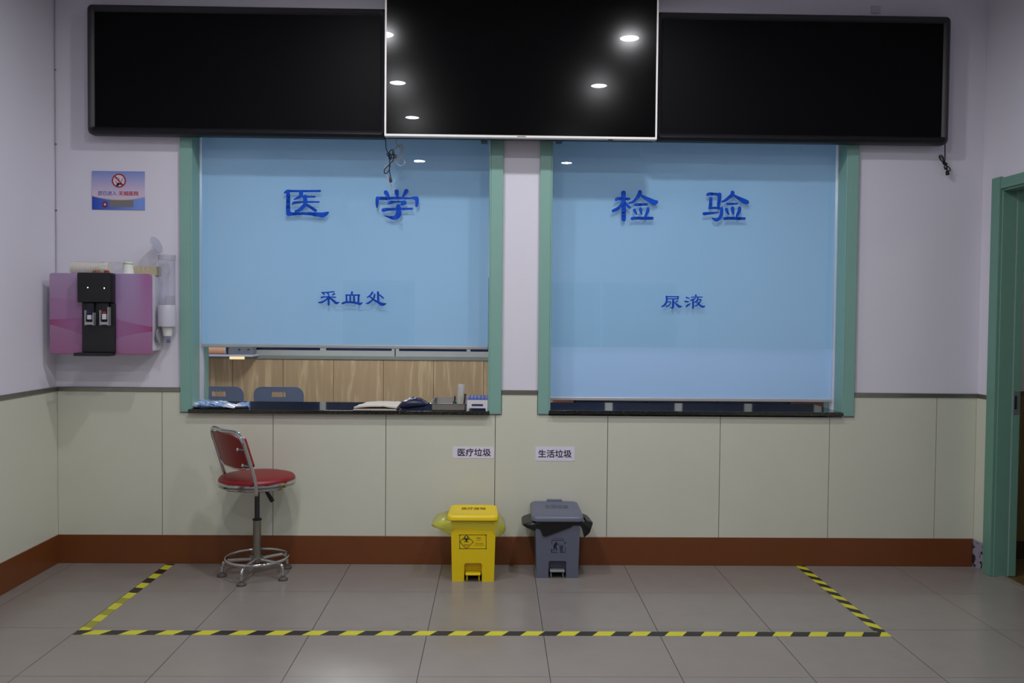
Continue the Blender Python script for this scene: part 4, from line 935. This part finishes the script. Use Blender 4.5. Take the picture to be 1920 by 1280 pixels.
        b.build('figure_mark', mat('navy_print_dark', (22, 24, 50), 0.5), body, smooth=False, recalc=False)
        b = MB(); b.flat([S3(592, 748), S3(650, 748), S3(640, 836), S3(602, 836)]); b.flat([S3(588, 735), S3(654, 735), S3(654, 744), S3(588, 744)]); b.build('bin_mark', mat('blue_grey_print', (48, 54, 80), 0.5), body, smooth=False, recalc=False)
        A, B = S3(490, 632), S3(655, 632)
        text_mesh('生活垃圾', 'lettering', (A.x+B.x)/2, A.z, 0.0085, mat('navy_print_small', (48, 52, 72), 0.5), body, lambda u, v: Vector((u, fy(v), v)), width=B.x-A.x)
    return t
bin_(847.5, 926, 1090, 'yellow pedal bin with biohazard sticker and yellow liner bag', M_YEL, M_YBAG, 'y')
bin_(1006, 1083.5, 1083.5, 'grey pedal bin with black liner bag hanging over its rim', M_GRY, M_KBAG, 'g')

# ------------------------------------------------------------------ things on the open sill
def xat(px, Y): return at(px, 765, Y).x
# blue plastic wrap
xa, xb = xat(352, 0.02), xat(467, 0.04)
def wrap(u, v):
    a = 2*PI*u; L__ = xb-xa; x = xa+L__*v
    hgt = 0.052*math.sin(PI*min(1, v*1.15+0.06))**0.6*(1-0.25*v) if v < 0.80 else 0.030+0.020*(v-0.8)/0.2*math.sin(a*2)
    dep = 0.085*math.sin(PI*min(0.97, v*0.9+0.08))**0.5
    nz = noise.noise(Vector((x*22, math.cos(a)*1.8, math.sin(a)*1.8)))*0.55+noise.noise(Vector((x*60, math.cos(a)*4, math.sin(a)*4)))*0.28
    r_ = 1+nz*0.5
    return Vector((x, 0.045+dep*math.cos(a)*r_, max(SZ+0.001, SZ+0.002+hgt*(0.5+0.5*math.sin(a))*r_)))
def bluebag():
    M, nt, bs = NT('blue_white_plastic_film'); co = objco(nt)
    f = noise_fac(nt, co, 11, 3); k = mathn(nt, 'GREATER_THAN', f, 0.5)
    nt.links.new(mixc(nt, k, lin((132, 166, 214)), lin((206, 214, 234))), bs.inputs['Base Color']); bs.inputs['Roughness'].default_value = 0.22
    bs.inputs['Coat Weight'].default_value = 0.4; return M
tag(MB().grid(40, 60, wrap, closeu=True).build('plastic_wrap', bluebag(), ang=25), 'crumpled pale blue plastic wrap lying at the corner of the sill', 'plastic bag')
# folded cloth
xa, xb = xat(664, 0), xat(744, 0)
t = thing('folded_cloth', ((xa+xb)/2, 0.06, SZ), 'folded beige cloth lying flat on the sill beside the dark cushion', 'cloth')
M_CLOTH = mat('beige_cloth', (214, 206, 196), 0.85, var=0.05, vscale=30, bmp=0.15)
def cl(z0, amp, d0, fx):
    def f(u, v):
        x = xa+(xb-xa)*u; y = -0.036+0.33*v; x += 0.045*v*(0.9-u)
        w_ = amp*(math.sin(u*6.5+v*2)*0.5+noise.noise(Vector((u*4, v*4, z0*90)))*0.8)
        edge = max(0, 1-v*6)
        return Vector((x, y, SZ+z0+max(-z0+0.001, w_*(1-0.3*v)+0.002)-edge*0.004))
    return f
def slab(b, f, th):
    g = lambda u, v: f(u, v)+Vector((0, 0, th)); n1_, n2_ = 26, 14
    b.grid(n1_, n2_, f); b.grid(n1_, n2_, g)
    pr2 = [(i/(n1_-1), 0) for i in range(n1_)]+[(1, j/(n2_-1)) for j in range(1, n2_)]+[(1-i/(n1_-1), 1) for i in range(1, n1_)]+[(0, 1-j/(n2_-1)) for j in range(1, n2_)]
    for p_, q_ in zip(pr2, pr2[1:]): b.flat([f(*p_), f(*q_), g(*q_), g(*p_)])
    bmesh.ops.remove_doubles(b.bm, verts=b.bm.verts, dist=0.0002)
b = MB(); slab(b, lambda u, v: Vector((xa+(xb-xa)*u+0.045*v*(0.9-u), -0.036+0.33*v, SZ+0.0008)), 0.007); b.build('lower_layer', M_CLOTH, t)
b = MB(); slab(b, lambda u, v: Vector((xa+0.004+(xb-xa)*u+0.045*v*(0.9-u), -0.033+0.33*v, SZ+0.0135+0.010*math.sin(PI*u)*(1-0.4*v)+0.007*max(0, noise.noise(Vector((u*5, v*4, 2)))))), 0.009); b.build('upper_layer', M_CLOTH, t)
MB().box(xa+0.02, xb-0.02, -0.005, 0.26, SZ+0.0082, SZ+0.0128).build('fold_shade', mat('fold_shade_tan', (150, 122, 100), 0.8), t)  # tan slab paints in the shadow between the cloth layers
# dark cushion
xa, xb = xat(748, 0.05), xat(803, 0.05); cxx, hw = (xa+xb)/2, (xb-xa)/2
def cush(u, v):
    a = 2*PI*u; p_ = PI*v; sx = math.copysign(abs(math.cos(a))**0.55, math.cos(a)); sy = math.copysign(abs(math.sin(a))**0.55, math.sin(a))
    r_ = math.sin(p_)**0.8
    z = -math.cos(p_); th = 0.034*(1-0.80*(r_**3))
    nz = noise.noise(Vector((sx*1.5*r_, sy*1.5*r_, z*1.3)))*0.004
    x = hw*sx*r_; y = 0.075*sy*r_
    k = 0.5+0.5*x/hw; hgt = 0.010+0.026*math.sin(PI*min(1, 0.12+k*0.80))**0.8          # flat pinched end on one side, plump towards the tray
    crease = 0.003*math.sin(x*150+sy*2)*max(0, z)
    zz = hgt+0.016*k+math.copysign(abs(z)**0.8, z)*hgt+nz*0.8+crease
    return Vector((cxx+x, 0.05+y, SZ+max(0.0005, zz)))
tag(MB().grid(40, 24, cush, closeu=True).build('arm_cushion', mat('navy_vinyl', (28, 30, 62), 0.38, var=0.1, bmp=0.05), ang=70), 'small dark navy arm cushion on the sill left of the steel tray', 'cushion')
# steel tray
xa, xb = xat(807, -0.02), xat(874, -0.02); tz = SZ; ty0, ty1 = -0.030, 0.40; th_ = 0.046
t = thing('steel_tray', ((xa+xb)/2, 0.1, tz), 'shiny rectangular steel tray on the sill holding swabs and a small bottle', 'tray')
b = MB(); L = []
for ins, z, r in ((0.012, 0.0, 0.015), (0.004, 0.004, 0.02), (0.002, th_-0.004, 0.022), (-0.004, th_-0.001, 0.025), (-0.006, th_, 0.026), (-0.004, th_+0.001, 0.025), (0.003, th_-0.002, 0.02), (0.005, 0.006, 0.019), (0.013, 0.002, 0.014)):
    L.append([Vector((u, v, tz+z)) for u, v in rrect(xa+ins, xb-ins, ty0+ins, ty1-ins, r)])
V = ring_loft(b, L); b.bm.faces.new(V[0]); b.bm.faces.new(V[-1]); b.build('pan', mat('polished_steel', (190, 186, 182), 0.32, metal=1.0, var=0.05), t, ang=50)
TB = tz+0.0022
c = at(863, 750, 0.06)
t = thing('swab_pack', (c.x, 0.06, TB), 'bundle of cream swabs in a clear sleeve standing in the steel tray', 'swabs')
b = MB(); rnd = random.Random(3)
for k in range(26):
    a = rnd.random()*2*PI; r_ = 0.019*math.sqrt(rnd.random()); p_ = Vector((c.x-0.004+r_*math.cos(a), 0.06+r_*math.sin(a), TB)); q_ = p_+Vector((0.006+(p_.x-c.x)*-0.15, 0, 0.092)); b.tube([p_, q_], 0.0026, 6)
b.build('swab_sticks', mat('cream_swabs', (206, 190, 140), 0.7, var=0.12, vscale=60), t)
ztop_ = at(863, 720, 0.06).z
def slv(u, v):
    a = 2*PI*u; z = TB+0.001+(ztop_-TB)*v; r_ = 0.0245-0.002*v; fl = 1 if v < 0.6 else 1-0.75*(v-0.6)/0.4
    nz = noise.noise(Vector((math.cos(a)*2, math.sin(a)*2, v*6)))*0.002
    return Vector((c.x-0.003+0.009*v+(r_+nz)*math.cos(a), 0.06+(r_*fl+nz)*math.sin(a), z))
MB().grid(28, 16, slv, closeu=True).build('clear_sleeve', clear('sleeve_film', (0.94, 0.95, 0.98), 1.4, 0.1, 0.25, (0.78, 0.82, 0.9)), t)
c = at(853, 745, 0.02)
t = thing('small_bottle', (c.x-0.004, 0.045, TB), 'small dark bottle with green neck standing in the steel tray', 'bottle')
MB().lathe([(0, 0), (0.013, 0), (0.013, 0.04), (0.006, 0.052), (0.006, 0.058), (0, 0.058)], (c.x-0.006, 0.10, TB), 16).build('bottle_body', mat('dark_green_glass', (18, 70, 52), 0.2), t)
MB().lathe([(0, 0.058), (0.007, 0.058), (0.006, 0.076), (0.003, 0.084), (0, 0.084)], (c.x-0.004, 0.10, TB), 14).build('bottle_cap', mat('dark_red_cap', (70, 26, 28), 0.4), t)
c = at(873, 745, 0.12)
t = thing('tourniquet_clip', (c.x-0.006, 0.13, TB), 'dark clip standing at the end of the steel tray', 'clip')
MB().tube(smooth_path([(c.x-0.012, 0.13, TB+0.002), (c.x-0.008, 0.13, TB+0.05), (c.x-0.004, 0.13, TB+0.082)], 4), 0.006, 8).build('shank', mat('plum_plastic', (58, 44, 70), 0.4), t)
MB().lathe([(0, 0), (0.009, 0.002), (0.009, 0.012), (0, 0.014)], (c.x-0.004, 0.13, TB+0.0825), 12).build('cap', mat('dark_plum', (44, 34, 52), 0.4), t)
# test tube rack
xa, xb = xat(876, -0.02), xat(914, -0.02)
t = thing('tube_rack', ((xa+xb)/2, 0.05, SZ), 'white tube rack with blue foam top at the end of the sill', 'rack')
M_RACK = mat('white_rack_plastic', (216, 214, 218), 0.4, var=0.02)
Hh = 0.072; hx = (xb-xa)/2; mx = (xa+xb)/2
outl = [(-hx, 0), (-hx+0.011, 0), (-hx+0.012, 0.018), (hx-0.012, 0.018), (hx-0.011, 0), (hx, 0), (hx, Hh), (-hx, Hh)]
slot = rrect(-hx*0.58, hx*0.58, 0.030, 0.045, 0.0074, 6)
b = MB(); b.prism([outl, slot], lambda u, v, d: Vector((mx+u, -0.022+d, SZ+v)), 0, 0.003); b.prism([outl, slot], lambda u, v, d: Vector((mx+u, 0.115+d, SZ+v)), 0, 0.003)
for sx in (-1, 1): b.box(mx+sx*hx-0.0015, mx+sx*hx+0.0015, -0.019, 0.115, SZ+0.018, SZ+Hh)
b.box(mx-hx+0.002, mx+hx-0.002, -0.019, 0.115, SZ+0.020, SZ+0.024); b.build('rack_body', M_RACK, t, smooth=False)
MB().box(mx-hx+0.003, mx+hx-0.003, -0.0185, 0.1145, SZ+0.030, SZ+0.044).build('inner_tray', mat('navy_inner_tray', (58, 64, 100), 0.5), t)
fm = MB().box(mx-hx+0.004, mx+hx+0.002, -0.018, 0.114, SZ+Hh+0.0005, SZ+Hh+0.017, 0.002, 1).build('foam_top', mat('periwinkle_foam', (108, 122, 186), 0.8, var=0.05), t)
b = MB()
for i in range(5):
    for j in range(5): b.lathe([(0.0055, 0.0), (0.0055, 0.0015), (0, 0.0015)], (mx-hx+0.017+i*0.0235, -0.003+j*0.025, SZ+Hh+0.017), 10)
    b.box(mx-hx+0.012+i*0.0235, mx-hx+0.024+i*0.0235, -0.0186, -0.0178, SZ+Hh+0.003, SZ+Hh+0.015)
b.build('hole_pattern', mat('deep_blue_holes', (78, 92, 160), 0.8), fm)

# ------------------------------------------------------------------ laboratory behind the hatches
LX0, LX1, LY, LH = -3.6, 4.8, 4.8, 3.0
st(MB().box(LX0, LX1, WT, LY+0.1, -0.1, 0.0).build('floor_laboratory', mat('laboratory_floor', (150, 146, 140), 0.4)))
st(MB().box(LX0, LX1, WT, LY+0.1, LH, LH+0.1).build('ceiling_laboratory', M_CEIL))
b = MB().box(LX0-0.1, LX0, WT, LY, 0, LH).box(LX1, LX1+0.1, WT+0.005, LY, 0, LH); st(b.build('wall_laboratory_sides', M_LABWALL, smooth=False))
st(MB().box(0.10, 0.18, WT+0.005, LY, 0, LH).build('wall_added_partition', M_LABWALL, smooth=False))  # unseen wall added to block light between the two rooms
st(MB().box(LX0, LX1, LY, LY+0.1, 0, LH).build('wall_laboratory', M_LABWALL, smooth=False), 'far wall of the room behind the open hatch')
zd = at(640, 674, LY-0.03).z; zcap = at(640, 667, LY-0.03).z
px0 = at(624.5, 700, LY-0.02).x; pw_ = (at(908, 700, LY-0.02).x-at(532, 700, LY-0.02).x)/4
M_DADO = wood('light_oak_panel', (170, 142, 110), (214, 190, 150), 3.2, 0.45, panel=(pw_, -px0+40*pw_, 0.008), joint=(120, 88, 58))
st(MB().box(LX0, 0.10, LY-0.02, LY, 0.0, zd).build('trim_dado', M_DADO, smooth=False), 'light oak panelling seen through the open hatch')
st(MB().box(LX0, 0.10, LY-0.035, LY, zd, zcap, 0.004, 1).build('trim_cap', mat('grey_cap_rail', (132, 138, 132), 0.45)), 'grey rail on top of the oak panelling')
# glazed screen above the panelling
M_SCRFR = mat('grey_white_screen_frame', (176, 178, 176), 0.45); M_NAVYGL = mat('navy_tinted_glass', (26, 36, 66), 0.15)
wn = stg('window_3', (-1.2, LY, zcap), 'glazed screen above the oak panelling')
zf = at(640, 657, LY-0.03).z
b = MB().box(LX0, 0.10, LY-0.028, LY-0.002, zcap, zf)
for a_, c_ in ((600, 611), (734.5, 748), (875, 882)):
    A, B = at(a_, 655, LY-0.03), at(c_, 655, LY-0.03); b.box(A.x, B.x, LY-0.026, LY-0.002, zf, zf+0.9)
b.build('screen_frame', M_SCRFR, wn, smooth=False)
MB().box(LX0, 0.10, LY-0.012, LY-0.004, zf, zf+0.9).build('screen_glass', M_NAVYGL, wn, smooth=False)
A = at(741, 655, LY-0.03); MB().box(A.x-0.006, A.x+0.006, LY-0.030, LY-0.003, zcap, zf+0.9).build('screen_gap', M_DARK, wn, smooth=False)
wr = stg('window_4', (1.7, LY, zcap), 'glazed screen behind the lowered blind')
b = MB().box(0.18, LX1, LY-0.028, LY-0.002, zcap, zf)
for px in (1143, 1274, 1405, 1536, 1667): A = at(px, 655, LY-0.03); b.box(A.x-0.045, A.x+0.045, LY-0.026, LY-0.002, zf, zf+0.9)
b.build('screen_frame', M_SCRFR, wr, smooth=False)
MB().box(0.18, LX1, LY-0.012, LY-0.004, zf, zf+0.9).build('screen_glass', M_NAVYGL, wr, smooth=False)
# shelf with lamp and box at the left
Yc = LY-0.30
A, B = at(380, 664, Yc), at(474, 668.5, Yc)
sh = tag(MB().box(A.x-0.3, B.x, Yc, LY-0.036, B.z, A.z).build('wall_shelf', mat('white_shelf_board', (206, 206, 222), 0.4)), 'white shelf board above the oak panelling', 'shelf')
A, B = at(428, 650, Yc+0.02), at(473, 664, Yc+0.02)
t = thing('instrument_box', ((A.x+B.x)/2, Yc+0.1, sh.bound_box[1][2]), 'grey instrument box standing on the white shelf', 'box')
zsh = max(v[2] for v in sh.bound_box)
MB().box(A.x, B.x, Yc+0.02, Yc+0.2, zsh, zsh+0.22, 0.008, 2).build('box_body', mat('grey_instrument', (120, 124, 134), 0.5), t)
for px in (449, 466): c = at(px, 655, Yc+0.019); MB().box(c.x-0.010, c.x+0.012, Yc+0.012, Yc+0.0205, c.z-0.004, c.z+0.006).build('knob', M_DARK, t)
A, B = at(370, 657, Yc+0.05), at(423, 657, Yc+0.05)
t = thing('glow_roll', (A.x, Yc+0.08, zsh), 'roll on the white shelf, painted with a warm lamp glow', 'roll')
rr = 0.045
MB().tube([(A.x-0.1, Yc+0.09, zsh+rr), (B.x-0.012, Yc+0.09, zsh+rr)], rr, 24).build('roll_body', mat('lamp_glow_peach', (236, 180, 146), 0.7), t)  # peach colour paints in the glow of a warm lamp
MB().tube([(B.x-0.0115, Yc+0.09, zsh+rr), (B.x, Yc+0.09, zsh+rr)], rr*1.05, 24).build('roll_end', M_WHITEPLAS, t)
A, B = at(430, 669.5, Yc+0.02), at(457, 673.5, Yc+0.02)
t = tag(MB().box(A.x, B.x, Yc+0.02, Yc+0.06, B.z, min(v[2] for v in sh.bound_box)-0.0005, 0.004, 2).build('strip_lamp', emis('warm_lit_strip', (1.0, 0.78, 0.46), 1.0)), 'small warm strip lamp fixed under the white shelf', 'lamp')
# plastic chairs
M_CHAIR = mat('blue_grey_plastic', (120, 130, 154), 0.5, var=0.03)
def lab_chair(px, label, first=None):
    Yk = 3.30; c = at(px, 725, Yk); hw = 0.5*(at(569, 725, Yk).x-at(475, 725, Yk).x)
    if first:
        r = first.copy(); COL.objects.link(r); r.location = first.location+Vector((c.x-first['x_at'], 0, 0)); r['label'] = label
        for ch in list(first.children):
            q = ch.copy(); COL.objects.link(q); q.parent = r; q.matrix_parent_inverse = ch.matrix_parent_inverse.copy()
        return r
    t = thing('plastic_chair', (c.x, Yk, 0), label, 'chair', 'grey plastic chairs behind the hatch'); t['x_at'] = c.x
    zt_ = c.z; h = 0.40
    lobe = [(-0.072, -0.106)]+[(-0.072, -0.062)]+[(-0.072+0.144*k/16, -0.062+0.012*abs(math.sin(PI*k/4))) for k in range(1, 16)]+[(0.072, -0.062), (0.072, -0.106)]
    outl = [(u, v) for u, v in rrect(-hw, hw, -h, 0, 0.085, 8)]
    b = MB(); b.prism([outl, lobe[::-1]], lambda u, v, d: Vector((c.x+u*(1+0.0*v), Yk+d-0.10*v-0.06*(1-(u/hw)**2)*0, zt_+v)), 0.0, 0.012)
    b.build('backrest', M_CHAIR, t, ang=30)
    MB().box(c.x-hw*0.95, c.x+hw*0.95, Yk-0.40, Yk+0.06, 0.44, 0.46, 0.01, 2).build('seat', M_CHAIR, t)
    for sx in (-1, 1):
        for yy in (Yk-0.36, Yk+0.10): MB().tube([(c.x+sx*hw*0.85, yy, 0.0), (c.x+sx*hw*0.75, yy-0.01*sx*0, 0.4395)], 0.012, 10).build('leg', M_STEEL, t)
    MB().box(c.x-0.03, c.x+0.03, Yk+0.02, Yk+0.055, 0.455, zt_-h+0.05).build('back_support', M_CHAIR, t)
    return t
ch1 = lab_chair(522, 'blue grey plastic chair in full view behind the open hatch')
lab_chair(409.5, 'blue grey plastic chair half hidden by the window jamb', ch1)
del ch1['x_at']
for o in bpy.data.objects:
    if 'x_at' in o.keys(): del o['x_at']
# cupboards glimpsed under the lowered blind
Yk = 1.9
def cupboard(pa, pb, zt_, M, label, Yf, handle=True):
    A, B = at(pa, 757, Yf), at(pb, 757, Yf)
    t = thing('cupboard', ((A.x+B.x)/2, Yf+0.2, 0), label, 'cupboard', 'cupboards behind the lowered blind')
    MB().box(A.x, B.x, Yf, Yf+0.4, 0.0, zt_, 0.003, 1).build('cabinet_body', M, t)
    n_ = 1 if B.x-A.x < 0.5 else 3
    for k in range(n_):
        u0 = A.x+(B.x-A.x)*k/n_+0.004; u1 = A.x+(B.x-A.x)*(k+1)/n_-0.004
        d = MB().box(u0, u1, Yf-0.016, Yf-0.0005, 0.06, zt_-0.01, 0.003, 1).build('door', M, t)
        MB().box(u1-0.03, u1-0.02, Yf-0.028, Yf-0.0165, zt_*0.55, zt_*0.55+0.1, 0.002, 1).build('handle', M_STEEL, d)
    return t
cupboard(1036, 1076, 1.02, wood('orange_oak', (176, 104, 56), (196, 122, 70), 7), 'orange oak cupboard glimpsed under the blind beside the wall', Yk)
cupboard(1078, 1478, 1.00, mat('black_laminate', (20, 20, 26), 0.5), 'black cupboard glimpsed under the middle of the blind', Yk)
cupboard(1480, 1575, 1.02, wood('brown_oak', (118, 66, 46), (138, 80, 56), 7), 'brown oak cupboard glimpsed under the blind at its far end', Yk)
# laboratory lamps, plus one added to brighten the side room
for cxl, label in ((-1.5, 'square lit panel lamp on the ceiling behind the open hatch'), (1.6, 'square lit panel lamp on the ceiling behind the lowered blind')):
    t = thing('panel_lamp', (cxl, 2.9, LH), label, 'lamp', 'panel lamps behind the hatches')
    MB().box(cxl-0.31, cxl+0.31, 2.59, 3.21, LH-0.012, LH, 0.002, 1).build('lamp_frame', M_RING, t)
    MB().box(cxl-0.29, cxl+0.29, 2.61, 3.19, LH-0.0135, LH-0.0125).build('diffuser', emis('lit_panel', (0.93, 0.97, 1.0), LAB*(1.0 if cxl < 0 else 1.1)), t, smooth=False)
t = thing('panel_lamp', (XR+1.3, -1.0, 3.0), 'added unseen panel lamp brightening the room beyond the doorway', 'lamp')
MB().box(XR+1.1, XR+1.5, -1.2, -0.8, 2.99, 2.999).build('diffuser', emis('added_fill_panel', (1, 1, 0.92), 8.0), t, smooth=False)  # unseen lamp added to brighten the view through the doorway
